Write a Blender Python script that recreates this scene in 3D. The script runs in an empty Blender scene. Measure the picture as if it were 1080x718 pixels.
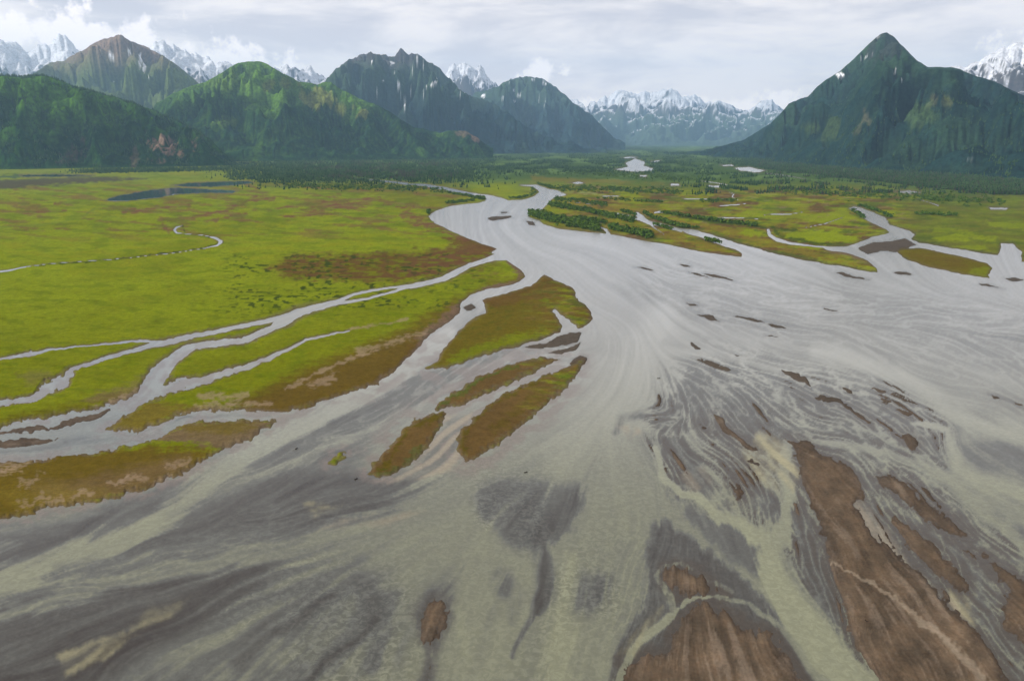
import bpy, math, random
import numpy as np
random.seed(7); rng = np.random.default_rng(7)
R = math.radians
scene = bpy.context.scene
C = scene.collection

# ------------------------------------------------------------------ camera
H, F = 200.0, 780.0                 # camera height (m), focal length in photo pixels (photo 1080 x 718)
HOR = 147.0                         # photo row of the horizon
P = math.atan((359 - HOR) / F); cP, sP = math.cos(P), math.sin(P)
cam = bpy.data.cameras.new('camera'); co = bpy.data.objects.new('camera', cam); C.objects.link(co)
cam.sensor_width = 36; cam.lens = 36 * F / 1080; cam.clip_start = 1; cam.clip_end = 400000
co.location = (0, 0, H); co.rotation_euler = (math.pi / 2 - P, 0, 0)
scene.camera = co

# ------------------------------------------------------------------ exposure, world, sun
vs = scene.view_settings
vs.view_transform = 'Standard'; vs.look = 'None'; vs.exposure = 0.10; vs.gamma = 1; vs.use_curve_mapping = False
scene.cycles.use_denoising = True
scene.cycles.max_bounces = 5; scene.cycles.volume_bounces = 1; scene.cycles.diffuse_bounces = 2
SUN_EL, SUN_AZ = R(30), R(-104)      # azimuth from +Y (forward), negative = left
w = bpy.data.worlds.new('World'); scene.world = w; w.use_nodes = True
nt = w.node_tree; nt.nodes.clear()
def N(nt, t, **k):
    n = nt.nodes.new(t)
    for a, b in k.items():
        if a.startswith('i_'):
            key = a[2:]; key = int(key) if key.isdigit() else key.replace('_', ' ')
            n.inputs[key].default_value = b
        else: setattr(n, a, b)
    return n
def L(nt, a, b): nt.links.new(a, b)
def math_(nt, op, a, b=None, c=None, clamp=False):
    n = nt.nodes.new('ShaderNodeMath'); n.operation = op; n.use_clamp = clamp
    for i, v in enumerate((a, b, c)):
        if v is None: continue
        if isinstance(v, (int, float)): n.inputs[i].default_value = v
        else: nt.links.new(v, n.inputs[i])
    return n.outputs[0]
def mixc(nt, f, a, b, mode='MIX'):
    n = nt.nodes.new('ShaderNodeMix'); n.data_type = 'RGBA'; n.blend_type = mode
    for i, v in ((0, f), (6, a), (7, b)):
        if isinstance(v, (int, float)): n.inputs[i].default_value = v
        elif isinstance(v, tuple): n.inputs[i].default_value = (*v, 1) if len(v) == 3 else v
        else: nt.links.new(v, n.inputs[i])
    return n.outputs[2]
def ramp(nt, v, a, b, lo=0., hi=1.):
    n = nt.nodes.new('ShaderNodeMapRange'); n.interpolation_type = 'SMOOTHSTEP'
    n.inputs[1].default_value = a; n.inputs[2].default_value = b; n.inputs[3].default_value = lo; n.inputs[4].default_value = hi
    nt.links.new(v, n.inputs[0]); return n.outputs[0]

sky = N(nt, 'ShaderNodeTexSky', sky_type='NISHITA', sun_disc=False)
sky.sun_elevation = SUN_EL; sky.sun_rotation = SUN_AZ; sky.altitude = 200
skyc = N(nt, 'ShaderNodeVectorMath', operation='SCALE'); L(nt, sky.outputs[0], skyc.inputs[0]); skyc.inputs[3].default_value = 0.95
tc = N(nt, 'ShaderNodeTexCoord'); sep = N(nt, 'ShaderNodeSeparateXYZ'); L(nt, tc.outputs['Generated'], sep.inputs[0])
zz = math_(nt, 'ADD', math_(nt, 'MAXIMUM', sep.outputs[2], 0.0), 0.12)
cx = math_(nt, 'DIVIDE', sep.outputs[0], zz); cy = math_(nt, 'DIVIDE', sep.outputs[1], zz)
cv = N(nt, 'ShaderNodeCombineXYZ'); L(nt, cx, cv.inputs[0]); L(nt, cy, cv.inputs[1])
n1 = N(nt, 'ShaderNodeTexNoise', i_Scale=0.75, i_Detail=7.0, i_Roughness=0.55, i_Distortion=0.6); L(nt, cv.outputs[0], n1.inputs['Vector'])
mp = N(nt, 'ShaderNodeMapping'); mp.inputs['Scale'].default_value = (2.2, 1.0, 9.0); L(nt, tc.outputs['Generated'], mp.inputs[0])
n2 = N(nt, 'ShaderNodeTexNoise', i_Scale=2.1, i_Detail=8.0, i_Roughness=0.58, i_Distortion=0.35); L(nt, mp.outputs[0], n2.inputs['Vector'])
cl = math_(nt, 'ADD', math_(nt, 'MULTIPLY', n1.outputs[0], 0.35), math_(nt, 'MULTIPLY', n2.outputs[0], 0.65))
dens = ramp(nt, cl, 0.43, 0.60)
cloudc = mixc(nt, dens, (12.3, 11.1, 10.4), (7.3, 6.8, 7.2))
# lower sky brighter, slightly warm
low = ramp(nt, sep.outputs[2], 0.20, 0.03)
cloudc = mixc(nt, math_(nt, 'MULTIPLY', low, 0.5), cloudc, (14.8, 12.6, 11.3))
# bright cumulus heads low over the ranges: centre direction, half sizes
def pdir(px, py):
    u = (px - 540) / F; v = -(py - 359) / F
    d = np.array([u, cP + v * sP, -sP + v * cP]); return d / np.linalg.norm(d)
n3 = N(nt, 'ShaderNodeTexNoise', i_Scale=42.0, i_Detail=7.0, i_Roughness=0.65); L(nt, tc.outputs['Generated'], n3.inputs['Vector'])
cm = None
for px, py, a, b in ((45, 34, .095, .022), (564, 76, .030, .012), (225, 62, .07, .016), (815, 112, .05, .012), (690, 108, .09, .008), (-140, 40, .12, .03), (1110, 60, .05, .02), (120, 46, .06, .012)):
    d = pdir(px, py)
    dx = math_(nt, 'DIVIDE', math_(nt, 'SUBTRACT', sep.outputs[0], float(d[0])), a)
    dz = math_(nt, 'DIVIDE', math_(nt, 'SUBTRACT', sep.outputs[2], float(d[2])), b)
    rr = math_(nt, 'SQRT', math_(nt, 'ADD', math_(nt, 'MULTIPLY', dx, dx), math_(nt, 'MULTIPLY', dz, dz)))
    rr = math_(nt, 'ADD', rr, math_(nt, 'MULTIPLY', math_(nt, 'SUBTRACT', n3.outputs[0], 0.5), 5.5))
    e = ramp(nt, rr, 1.3, 0.3)
    cm = e if cm is None else math_(nt, 'MAXIMUM', cm, e)
fwd = ramp(nt, sep.outputs[1], 0.2, 0.3)
cloudc = mixc(nt, math_(nt, 'MULTIPLY', math_(nt, 'MULTIPLY', cm, fwd), 0.85), cloudc, (16.5, 14.6, 13.4))
hi_ = ramp(nt, sep.outputs[2], .22, .75, 1.0, .62)
hs = N(nt, 'ShaderNodeVectorMath', operation='SCALE'); L(nt, cloudc, hs.inputs[0]); L(nt, hi_, hs.inputs[3]); cloudc = hs.outputs[0]
gap = ramp(nt, cl, 0.30, 0.40, 0.12, 0.0)
full = mixc(nt, gap, cloudc, skyc.outputs[0])
bg = N(nt, 'ShaderNodeBackground', i_Strength=0.100); L(nt, full, bg.inputs[0])
out = N(nt, 'ShaderNodeOutputWorld'); L(nt, bg.outputs[0], out.inputs[0])
w.cycles.sampling_method = 'MANUAL'; w.cycles.sample_map_resolution = 512

sd = bpy.data.lights.new('sun', 'SUN'); sd.energy = 4.3; sd.angle = R(4); sd.color = (1, .95, .87)
so = bpy.data.objects.new('sun', sd); C.objects.link(so); so.location = (-500, 0, 900)
so.rotation_euler = (math.pi / 2 - SUN_EL, 0, -SUN_AZ + math.pi)

# ------------------------------------------------------------------ helpers
def lin(r, g, b, k=1.0):
    v = np.array([r, g, b], float) / 255
    return np.where(v <= .04045, v / 12.92, ((v + .055) / 1.055) ** 2.4) / k / 1.22
def sst(x, a, b):
    t = np.clip((x - a) / (b - a), 0, 1); return t * t * (3 - 2 * t)
PT = rng.permutation(4096); GR = rng.uniform(0, 2 * np.pi, 4096); GC, GS = np.cos(GR).astype(np.float32), np.sin(GR).astype(np.float32)
def perlin(x, y, seed=0):
    xi = np.floor(x).astype(np.int64); yi = np.floor(y).astype(np.int64)
    xf = (x - xi).astype(np.float32); yf = (y - yi).astype(np.float32)
    u = xf * xf * xf * (xf * (xf * 6 - 15) + 10); v = yf * yf * yf * (yf * (yf * 6 - 15) + 10)
    def g(ix, iy, fx, fy):
        h = PT[(PT[(ix + seed * 131) & 4095] + iy) & 4095]
        return GC[h] * fx + GS[h] * fy
    a = g(xi, yi, xf, yf); b = g(xi + 1, yi, xf - 1, yf); c = g(xi, yi + 1, xf, yf - 1); d = g(xi + 1, yi + 1, xf - 1, yf - 1)
    return ((a + u * (b - a)) * (1 - v) + (c + u * (d - c)) * v) * 1.5
def fbm(x, y, o=4, seed=0, g=.5):
    s = 0; a = 1; t = 0
    for i in range(o):
        s = s + a * perlin(x, y, seed + i); t += a; a *= g; x = x * 2.03 + 17.1; y = y * 2.03 - 9.7
    return s / t
def ground(px, py):                 # a photo pixel on the ground plane -> world X, Y
    u = (px - 540) / F; v = -(py - 359) / F
    k = H / (sP - v * cP); return u * k, (cP + v * sP) * k
def at_depth(px, py, Y):
    u = (px - 540) / F; v = -(py - 359) / F
    k = Y / (cP + v * sP); return u * k, Y, H + (-sP + v * cP) * k
def to_px(X, Y, Z=0):
    dy, dz = Y, Z - H
    f = dy * cP - dz * sP; up = dy * sP + dz * cP
    return 540 + F * X / f, 359 - F * up / f

def mesh_obj(name, V, Fc, mat, smooth=True, col=None, link=True):
    me = bpy.data.meshes.new(name)
    V = np.asarray(V, np.float32); Fc = np.asarray(Fc, np.int32); k = Fc.shape[1]
    me.vertices.add(len(V)); me.vertices.foreach_set('co', V.ravel())
    me.loops.add(Fc.size); me.loops.foreach_set('vertex_index', Fc.ravel())
    me.polygons.add(len(Fc)); me.polygons.foreach_set('loop_start', np.arange(0, Fc.size, k, dtype=np.int32))
    me.polygons.foreach_set('loop_total', np.full(len(Fc), k, np.int32))
    if smooth: me.polygons.foreach_set('use_smooth', np.ones(len(Fc), bool))
    me.update(calc_edges=True)
    if col is not None:
        a = me.color_attributes.new('tint', 'FLOAT_COLOR', 'POINT'); a.data.foreach_set('color', np.asarray(col, np.float32).ravel())
    me.materials.append(mat)
    o = bpy.data.objects.new(name, me)
    if link: C.objects.link(o)
    return o
def grid_faces(nr, nc, keep=None):
    i = np.arange(nr * nc).reshape(nr, nc)
    f = np.stack([i[:-1, :-1], i[:-1, 1:], i[1:, 1:], i[1:, :-1]], -1).reshape(-1, 4)
    if keep is not None: f = f[keep.reshape(-1)]
    return f
def tag(o, label=None, cat=None, group=None, kind=None):
    for k, v in (('label', label), ('category', cat), ('group', group), ('kind', kind)):
        if v: o[k] = v
    return o

# ------------------------------------------------------------------ materials
def surf_mat(name, scales, amps, bump, bscale, rough=.9, spec=.2, wet=False, chroma=0.0):
    m = bpy.data.materials.new(name); m.use_nodes = True; nt = m.node_tree; nt.nodes.clear()
    at = N(nt, 'ShaderNodeAttribute', attribute_name='tint'); geo = N(nt, 'ShaderNodeNewGeometry')
    col = at.outputs['Color']; hsum = None
    for s, a in zip(scales, amps):
        n = N(nt, 'ShaderNodeTexNoise', i_Scale=1.0 / s, i_Detail=4.0, i_Roughness=0.6); L(nt, geo.outputs['Position'], n.inputs['Vector'])
        v = ramp(nt, n.outputs[0], .3, .7, -a, a)
        v = math_(nt, 'ADD', math_(nt, 'MULTIPLY', v, math_(nt, 'SUBTRACT', 1.0, math_(nt, 'MULTIPLY', at.outputs['Alpha'], .3 if wet else 0.0))), 1.0)
        cc = N(nt, 'ShaderNodeVectorMath', operation='SCALE'); L(nt, col, cc.inputs[0]); L(nt, v, cc.inputs[3]); col = cc.outputs[0]
    if chroma:
        n = N(nt, 'ShaderNodeTexNoise', i_Scale=1.0 / (scales[0] * 2.3), i_Detail=3.0); L(nt, geo.outputs['Position'], n.inputs['Vector'])
        col = mixc(nt, ramp(nt, n.outputs[0], .4, .65, 0, chroma), col, (1.25, .85, .7), 'MULTIPLY')
    b = N(nt, 'ShaderNodeBsdfPrincipled', i_Roughness=rough); b.inputs['Specular IOR Level'].default_value = spec
    L(nt, col, b.inputs['Base Color'])
    if wet: L(nt, ramp(nt, at.outputs['Alpha'], .5, 1, rough, .35), b.inputs['Roughness']); L(nt, ramp(nt, at.outputs['Alpha'], .5, 1, spec, .4), b.inputs['Specular IOR Level'])
    n = N(nt, 'ShaderNodeTexNoise', i_Scale=1.0 / bscale, i_Detail=5.0, i_Roughness=.65); L(nt, geo.outputs['Position'], n.inputs['Vector'])
    bp = N(nt, 'ShaderNodeBump', i_Strength=1.0, i_Distance=bump); L(nt, n.outputs[0], bp.inputs['Height']); L(nt, bp.outputs[0], b.inputs['Normal'])
    if wet: L(nt, ramp(nt, at.outputs['Alpha'], 0, .5, bump, bump * .12), bp.inputs['Distance'])
    o = N(nt, 'ShaderNodeOutputMaterial'); L(nt, b.outputs[0], o.inputs[0]); return m
M_land = surf_mat('marsh_and_mud', (1.6, 7.0, 60.0), (.13, .11, .08), .22, 1.5, spec=0.0, wet=True, chroma=.1)
M_hill = surf_mat('forested_slope', (26.0, 110.0), (.38, .22), 9.0, 24.0, rough=1, spec=0)
M_rock = surf_mat('rocky_slope', (45.0, 200.0), (.25, .15), 16.0, 60.0, rough=1, spec=0)
def water_mat(name='silty_water', rough=.22, bump=.10):
    m = bpy.data.materials.new(name); m.use_nodes = True; nt = m.node_tree; nt.nodes.clear()
    at = N(nt, 'ShaderNodeAttribute', attribute_name='tint'); geo = N(nt, 'ShaderNodeNewGeometry')
    n0 = N(nt, 'ShaderNodeTexNoise', i_Scale=1 / 3.2, i_Detail=3.0, i_Roughness=.7, i_Distortion=.8); L(nt, geo.outputs['Position'], n0.inputs['Vector'])
    mo = math_(nt, 'MULTIPLY', ramp(nt, n0.outputs[0], .38, .66, -.5, .42), at.outputs['Alpha'])
    cc = N(nt, 'ShaderNodeVectorMath', operation='SCALE'); L(nt, at.outputs['Color'], cc.inputs[0]); L(nt, math_(nt, 'ADD', mo, 1.0), cc.inputs[3])
    b = N(nt, 'ShaderNodeBsdfPrincipled', i_Roughness=rough, i_IOR=1.33); L(nt, cc.outputs[0], b.inputs['Base Color'])
    n = N(nt, 'ShaderNodeTexNoise', i_Scale=1 / 1.7, i_Detail=4.0, i_Roughness=.6); L(nt, geo.outputs['Position'], n.inputs['Vector'])
    bp = N(nt, 'ShaderNodeBump', i_Strength=1.0, i_Distance=bump); L(nt, n.outputs[0], bp.inputs['Height']); L(nt, bp.outputs[0], b.inputs['Normal'])
    o = N(nt, 'ShaderNodeOutputMaterial'); L(nt, b.outputs[0], o.inputs[0]); return m
M_water = water_mat(); M_pond = water_mat('still_pond_water', .06, .004)

# ------------------------------------------------------------------ valley floor: grid of ground points
cols = np.arange(-240, 1321, 1.0)
rows = np.concatenate([np.arange(151.0, 200, .5), np.arange(200, 720, 1.0), 720 + np.cumsum(np.linspace(1, 7, 70))])
PX, PY = np.meshgrid(cols, rows)
X, Y = ground(PX, PY)
nr, nc = PX.shape
per = np.clip((PY - HOR) / 300, .02, 1.3)              # foreshortening of ground features
# warped coordinates: banks get natural wiggles
lowx = 7 * per ** .7 * fbm(PX / 55, PY / 40 / np.maximum(per, .3), 2, 401); lowy = 6 * per * fbm(PX / 55 + 7, PY / 40 / np.maximum(per, .3), 2, 411)
wa = 3.6 * per ** .6
WX = PX + wa * (fbm(PX / 23, PY / 23 / np.maximum(per, .15), 4, 3) + .5 * fbm(PX / 6, PY / 6 / np.maximum(per, .2), 2, 9))
WY = PY + wa * per ** .8 * (fbm(PX / 21 + 40, PY / 21 / np.maximum(per, .15), 4, 13) + .5 * fbm(PX / 6 + 9, PY / 6 / np.maximum(per, .2), 2, 19))
def box(xs, ys, pad):
    r0, r1 = np.searchsorted(rows, [min(ys) - pad - 5, max(ys) + pad + 5]); c0, c1 = np.searchsorted(cols, [min(xs) - pad - 5, max(xs) + pad + 5])
    return slice(r0, r1), slice(c0, c1)
def poly_sd(pts, pad=12, aniso=1.0):                    # signed distance, + inside
    p = np.array(pts, float); s = box(p[:, 0], p[:, 1], pad)
    x, y = WX[s].astype(np.float32), WY[s].astype(np.float32)
    ins = np.zeros(x.shape, bool); d2 = np.full(x.shape, 1e9, np.float32)
    for (x0, y0), (x1, y1) in zip(p, np.roll(p, -1, 0)):
        c = ((y0 > y) != (y1 > y))
        if y1 != y0: ins ^= c & (x < (x1 - x0) * (y - y0) / (y1 - y0) + x0)
        dx, dy = x1 - x0, y1 - y0; t = np.clip(((x - x0) * dx + (y - y0) * dy) / (dx * dx + dy * dy + 1e-9), 0, 1)
        d2 = np.minimum(d2, (x - x0 - t * dx) ** 2 + ((y - y0 - t * dy) * aniso) ** 2)
    return s, np.where(ins, np.sqrt(d2), -np.sqrt(d2))
def stroke(pts, w, aniso=1.0, warp=1.0, pad=0):         # (half width - distance)/half width field, w: number or per point
    p = np.array(pts, float); ws = np.broadcast_to(np.asarray(w, float), (len(p),))
    s = box(p[:, 0], p[:, 1], 2.2 * ws.max() + pad)
    x = (PX[s] + (lowx[s] if warp == 'low' else (WX[s] - PX[s]) * warp)).astype(np.float32); y = (PY[s] + (lowy[s] if warp == 'low' else (WY[s] - PY[s]) * warp)).astype(np.float32)
    best = np.full(x.shape, 1e9, np.float32)
    for i in range(len(p) - 1):
        (x0, y0), (x1, y1) = p[i], p[i + 1]; dx, dy = x1 - x0, y1 - y0
        t = np.clip(((x - x0) * dx + (y - y0) * dy) / (dx * dx + dy * dy + 1e-9), 0, 1)
        d = np.sqrt((x - x0 - t * dx) ** 2 + ((y - y0 - t * dy) * aniso) ** 2) / (ws[i] + (ws[i + 1] - ws[i]) * t)
        best = np.minimum(best, d)
    return s, best                                      # 0 on the line, 1 at half width

# ---- outlines read off the photograph (photo pixels, dropped onto the ground plane)
RIVER = [(549,195.5),(563,195.3),(566,195),(577,199),(590,202),(597,205.5),(590,207),(581,210),(579,214),(570,221),(558,223),(557,226),(559,230),(568,233),(573,237),(590,242.5),(613,244.7),(633,246.4),(651,249),(675,254),(710,260),(740,266.5),(760,269.7),(782,272),(784,266.5),(775,262.7),(750,253.5),(730,247),(713,241),(735,243.7),(760,251.5),(785,259.5),(813,267.2),(838,273.5),(870,279),(885,281.5),(910,286.5),(928,289),(925,281.5),(915,274),(905,270),(893,266),(878,264),(870,261.5),(893,261),(905,257),(920,251),(940,245.7),(935,241),(918,234),(905,225),(896,220),(900,218.5),(906,219),(922,225),(933,230),(938,237.7),(950,241.5),(960,244.7),(964,247.7),(960,252.7),(970,257),(1000,262),(1030,267),(1053,270),(1056,265),(1057,258),(1068,258),(1076,266.5),(1077,276.5),(1095,280),(1140,290),(1200,298),(1330,315),
 (1330,1000),(-250,1000),(-250,600),(-100,568),(0,551.5),(31,544.7),(61,537.7),(92,533.7),(116,530),(147,521),(171,511.6),(196,501),(214,490),(236,476),(254,468.7),(270,461),(288,451),(300,443),(290,441),(270,441.5),(233,441.5),(199,443),(184,446),(175,455),(165,462),(140,466),(120,471),(100,475),(77,477),(40,483),(0,485),(-60,490),(-250,500),(-250,470),(-80,466),(0,453),(31,446),(61,440),(92,435),(116,430),(132,424),(147,413.5),(153,404),(162,389),(172,380),(187,370.6),(199,364),(230,360),(254,357.5),(270,353),(285,345),(300,339),(302,341),(287,348),(270,356.5),(254,361),(230,364),(205,367),(196,373.7),(184,383),(175,398),(167,412),(155,421),(140,431),(125,441),(108,452),(101,457),(118,456),(147,458),(165,451),(175,446.5),(184,440.5),(196,438),(214,436),(231,434.5),(255,436),(283,437.5),(301,436.5),(313,435),(329,430),(347,424),(372,415),(399,406),(414,395),(439,372),(454,355),(470,343),(480,337),(486,330),(487,320),(497,311),(510,307),(527,304),(540,302),(550,297),(555,291),(553,287),(545,280),(534,273),(522,274),(519,270),(521,266),(526,262.5),(512,258),(500,253),(490,249),(480,245),(470,240),(462,236),(455,232),(453,228),(456,225),(465,221),(475,218),(490,216),(505,214.5),(513,212),(513,209.5),(506,207.5),(490,205),(470,200.5),(450,196.8),(425,193.5),(450,194.6),(470,198),(490,202.3),(505,205),(515,206),(527,208.5),(536,212),(552,211),(562,208),(569,203.5),(568,200),(560,196.6)]
ISL = [  # vegetated islands
 [(573,288),(585,294),(600,300),(607,305),(609,313),(622,324),(626,336.7),(620,345.5),(609,348.5),(604,343),(595,335),(585,328),(589,334),(593,343),(592,351),(580,355.5),(571,359),(547,366),(529,370.6),(510,375),(492,381.4),(473,387),(463,387.5),(450,388.4),(461,381),(466,368),(476,355),(485,345),(495,336.7),(510,329),(510,322),(507,316.6),(520,311.6),(540,306.6),(560,300),(568,293)],
 [(458,431),(470,421),(492,407),(510,395),(535,386),(553,380),(571,376.5),(590,379),(560,393),(547,399),(522,409),(501,419),(480,428),(462,433)],
 [(616,381),(608,395),(590,413.5),(571,430.4),(553,447),(532,462),(510,479),(492,487),(484,475),(484,458),(501,441),(522,422),(547,409),(571,399),(596,388)],
 [(388,500),(392,490),(400,482),(418,462),(440,444),(455,438),(471,437),(464,450),(458,462),(446,475),(430,490),(418,499),(400,502.5)],
 [(344,490),(350,482.5),(362,478),(364,481.6),(353,489.5)],
 [(945,266.5),(950,261.5),(970,260.7),(1000,266.5),(1025,272),(1043,277.8),(1047,283),(1044,290),(1047,295),(1025,292),(995,286.5),(970,280),(953,272.7)],
 [(513,268.5),(521,266.5),(524,269),(516,271.5)]]
CREEKS = [ # (points, half widths) cut into the marsh
 ([(524,271),(513,274.5),(495,280),(480,288),(468,294),(450,298.5),(433,302)],[3.5,2.2,2.4,3,2.6,2.2,2.2]),
 ([(433,302),(413,303.2),(390,306.6),(370,311.6),(356,318)],[1.6,1,1.1,1.3,1.5]),
 ([(433,302),(413,308),(388,314.6),(365,319),(350,321)],[1.5,1,1,1.4,1.7]),
 ([(358,318),(350,320),(330,325.5),(313,330.5),(300,334.5),(275,340),(250,345),(230,349),(200,355),(184,359.5),(162,363.5),(138,370.6),(116,377),(86,386),(75,390)],[1.8,2.4,3,4,3,1.8,1.8,1.7,2,2.4,2.2,1.6,1.5,1.3,1.5]),
 ([(75,390),(73,394),(66,403),(52,409),(37,419),(18,423),(0,425),(-60,428)],[2,3,4,4,2,2.2,2.2,3]),
 ([(318,329),(305,336),(290,343)],[2.5,4,3]),
 ([(165,361),(147,359),(122,362),(86,365),(49,370),(31,373.5),(6,377),(-30,384)],[1,1,.8,.6,.9,1.5,.9,.8]),
 ([(33,371),(29,374)],[1,1.2]),
 ([(192,238),(186,240),(184,243),(186,245.3),(195,246.7),(213,248),(228,251.4),(233,255),(229,259),(213,262.7),(175,268),(125,273),(75,276.5),(37,280),(0,286.5),(-60,297)],[.3,1,1.2,.7,.3,.3,.9,1.5,.7,.25,.25,.25,.25,.35,.9,.9]),
 ([(160,414),(184,407),(214,401),(239,393.6),(270,383),(283,378),(304,368),(322,359),(344,353),(368,349)],[5,3.5,3,2.4,1.8,1.6,1.4,1.1,.8,.6]),
 ([(810,242.7),(812,248),(818,252.5),(835,256.8),(860,260),(893,262)],[1.3,1.7,1.7,1.1,.7,1]),
 ([(672,226),(677,230),(683,234.5),(700,238),(718,243)],[2.2,3,2,1.5,1.6]),
 ([(649,225),(662,228.5),(672,231),(683,234.5)],[.8,1.8,.8,1.2]),
 ([(968,210),(978,213),(990,217)],[.4,.4,.6]),
 ([(642,247),(640,243),(634,240)],[1.5,1.2,.5]),
 ([(430,194),(400,190.5),(370,188)],[1.3,.8,.4])]
CREEKS += [([(690,224.5),(697,223.4),(706,224.6),(722,226)],[.6,.9,.5,.2]), ([(718,210.2),(735,209.8),(750,210.6),(768,210)],[.2,.45,.5,.2]), ([(757,217.5),(765,216.8),(776,216.2),(790,214.5)],[.2,.6,.6,.15]), ([(752,231),(762,230),(775,229.6),(800,231)],[.2,.6,.4,.2]), ([(632,207.4),(642,206.8),(655,207.4)],[.2,.5,.2]),
 ([(806,227),(818,226),(832,226.2),(846,224)],[.2,.6,.5,.2]), ([(769,203),(774,205),(772,208),(778,211)],[.3,.6,.5,.2]), ([(700,247),(690,240),(684,235)],[.2,.6,1]), ([(808,183),(830,185.5),(850,189)],[.5,.4,.2]), ([(740,191),(755,193),(770,195.6)],[.2,.4,.3]), ([(600,213),(620,215),(640,214)],[.2,.35,.2]), ([(850,240),(870,236),(890,229)],[.2,.4,.2])]
PONDS = [[(111,211),(125,206.3),(140,203.8),(160,200.5),(185,198),(200,198.8),(225,200),(251,201.3),(245,203.8),(225,203.4),(205,204),(185,205),(165,208.8),(150,210),(135,212),(120,212)],
 [(180,196),(200,193),(225,192),(263,191),(268,193),(245,195.5),(225,197),(200,197)],
 [(648,179),(662,176),(659,172),(670,167),(681,171),(679,175),(691,178),(687,180.5),(670,181.5)],
 [(686,170.2),(697,169),(696,170.8),(687,171.5)],[(655,166.4),(668,165),(674,166.6),(660,167.6)],
 [(674,184.8),(682,185),(682,187),(675,186.8)],[(774,177),(790,176),(808,180),(800,182.3),(780,180)],[(760,174.3),(772,173.5),(774,175),(764,175.6)],
 [(747,195.4),(759,196),(759,198),(748,197.3)],[(600,192.6),(610,191.6),(617,193),(610,194.2)],[(707,194),(716,194),(717,195.8),(708,196)],
 [(942,202),(958,201),(973,203.2),(960,204.6)],[(1043,219),(1063,219.6),(1060,221.4),(1045,220.6)],
 
 [(20,184.6),(60,184),(100,185),(70,186.4),(25,186.4)]]
BARS = [ # bare sand and mud, dry part brown
 [(828,462),(856,464.7),(870,476.5),(894,488),(908,512),(914,529),(906,533),(922,563),(955,587),(983,615),(1012,643),(1040,672),(1059,700),(1075,730),(1090,780),(960,780),(930,720),(908,690),(896,667),(889,634),(880,606),(866,568),(854,540),(843,507),(838,474)],
 [(941,542),(960,554),(983,568),(1007,592),(1026,615),(1021,629),(1004,620),(974,597),(955,577),(946,563)],
 [(922,502),(946,495),(965,512),(983,535),(1012,549),(1025,568),(1002,570),(983,554),(955,531),(932,516)],
 [(1016,580),(1040,582),(1063,599),(1080,606),(1110,625),(1160,660),(1160,720),(1100,700),(1080,690),(1068,672),(1056,662),(1054,643),(1062,625),(1049,606),(1030,592)],
 [(705,672),(716,650),(738,634),(754,636),(787,658),(818,672),(834,696),(850,720),(870,780),(640,780),(652,718),(656,702),(677,691),(702,685)],
 [(441,648),(446,636),(453,629),(466,630),(474,638),(472,655),(462,675),(453,686),(445,672)],
 [(453,692),(458,700),(456,716),(450,740),(446,718)],
 [(699,598),(716,595),(738,605),(754,616),(765,627),(738,628),(716,630),(703,614)],
 [(823,389),(835,392),(849,398),(853,405),(857,411),(848,404),(835,398)],
 [(857,420),(865,414),(884,420),(900,430),(918,446),(902,436),(884,425),(870,424)],
 [(752,435),(762,440),(768,452),(790,467),(810,480),(824,492),(806,482),(784,468),(762,454)],
 [(782,484),(795,482),(806,490),(802,496),(790,491)],[(770,507),(782,506),(789,520),(784,528),(772,522)],
 [(951,459),(960,459),(969,466),(966,472),(957,468)],
 [(735,331.5),(748,332),(759,338.5),(748,337)],[(724,320),(731,320),(737,323),(730,322.5)],[(809,342),(818,342),(831,346.7),(819,345)],
 [(724,286.3),(735,287.5),(751,294.6),(736,291)],[(740,288.4),(756,290),(777,296.6),(758,294)],[(669,281.5),(676,281.6),(689,285),(679,284.4)],[(716,279),(723,279.3),(730,282),(722,281.3)],
 [(775,333),(792,335.5),(808,340.4),(791,337.6)],[(808,354),(821,354.8),(812,355.4)],[(869,326),(883,328),(875,328)],[(881,287.6),(890,287.4),(898,291),(918,294.8),(898,293)],[(943,287.4),(955,286.8),(962,289),(950,289.6)],
 [(1032,299),(1042,299.3),(1060,305),(1044,303)],[(1058,294),(1070,293.6),(1079,295.6),(1068,296.4)],[(1043,417.5),(1052,417.5),(1059,421.5),(1049,420.5)],[(1065,422.6),(1079,427.5),(1092,432),(1074,427)],
 [(921,410),(937,413.4),(930,413.4)],[(889,409),(896,411),(903,418),(894,414)],[(949,433),(960,436.8),(953,436)],[(831,408),(847,411.5),(836,411)],[(930,420.7),(940,423.6),(934,423.6)],
 [(730,362),(737,368),(733,367)],[(775,373),(783,376.8),(778,376.4)],[(734,443),(745,448),(754,457),(742,453)],
 [(515,230.5),(524,228.4),(538,227.6),(540,229.4),(530,231.6),(521,232)],[(553,232),(562,234),(566,238),(558,237)],[(528,224),(536,223.6),(534,225),(529,225.2)],
 [(553,366),(575,362),(600,352),(613,352),(609,360),(590,366),(570,369)],[(575,372),(598,366),(612,362),(606,370),(590,374)],
 [(600,383),(612,375),(620,377),(618,384),(608,388)],
 [(905,262),(922,256),(955,252),(966,258),(945,266),(930,264),(915,268)],[(488,324),(497,321),(500,325),(492,328)],
 [(-60,470),(20,463),(60,462),(66,464),(30,470),(-40,476)],[(-20,458),(60,448),(100,436),(116,432),(100,441),(60,452),(0,458)]]

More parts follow.
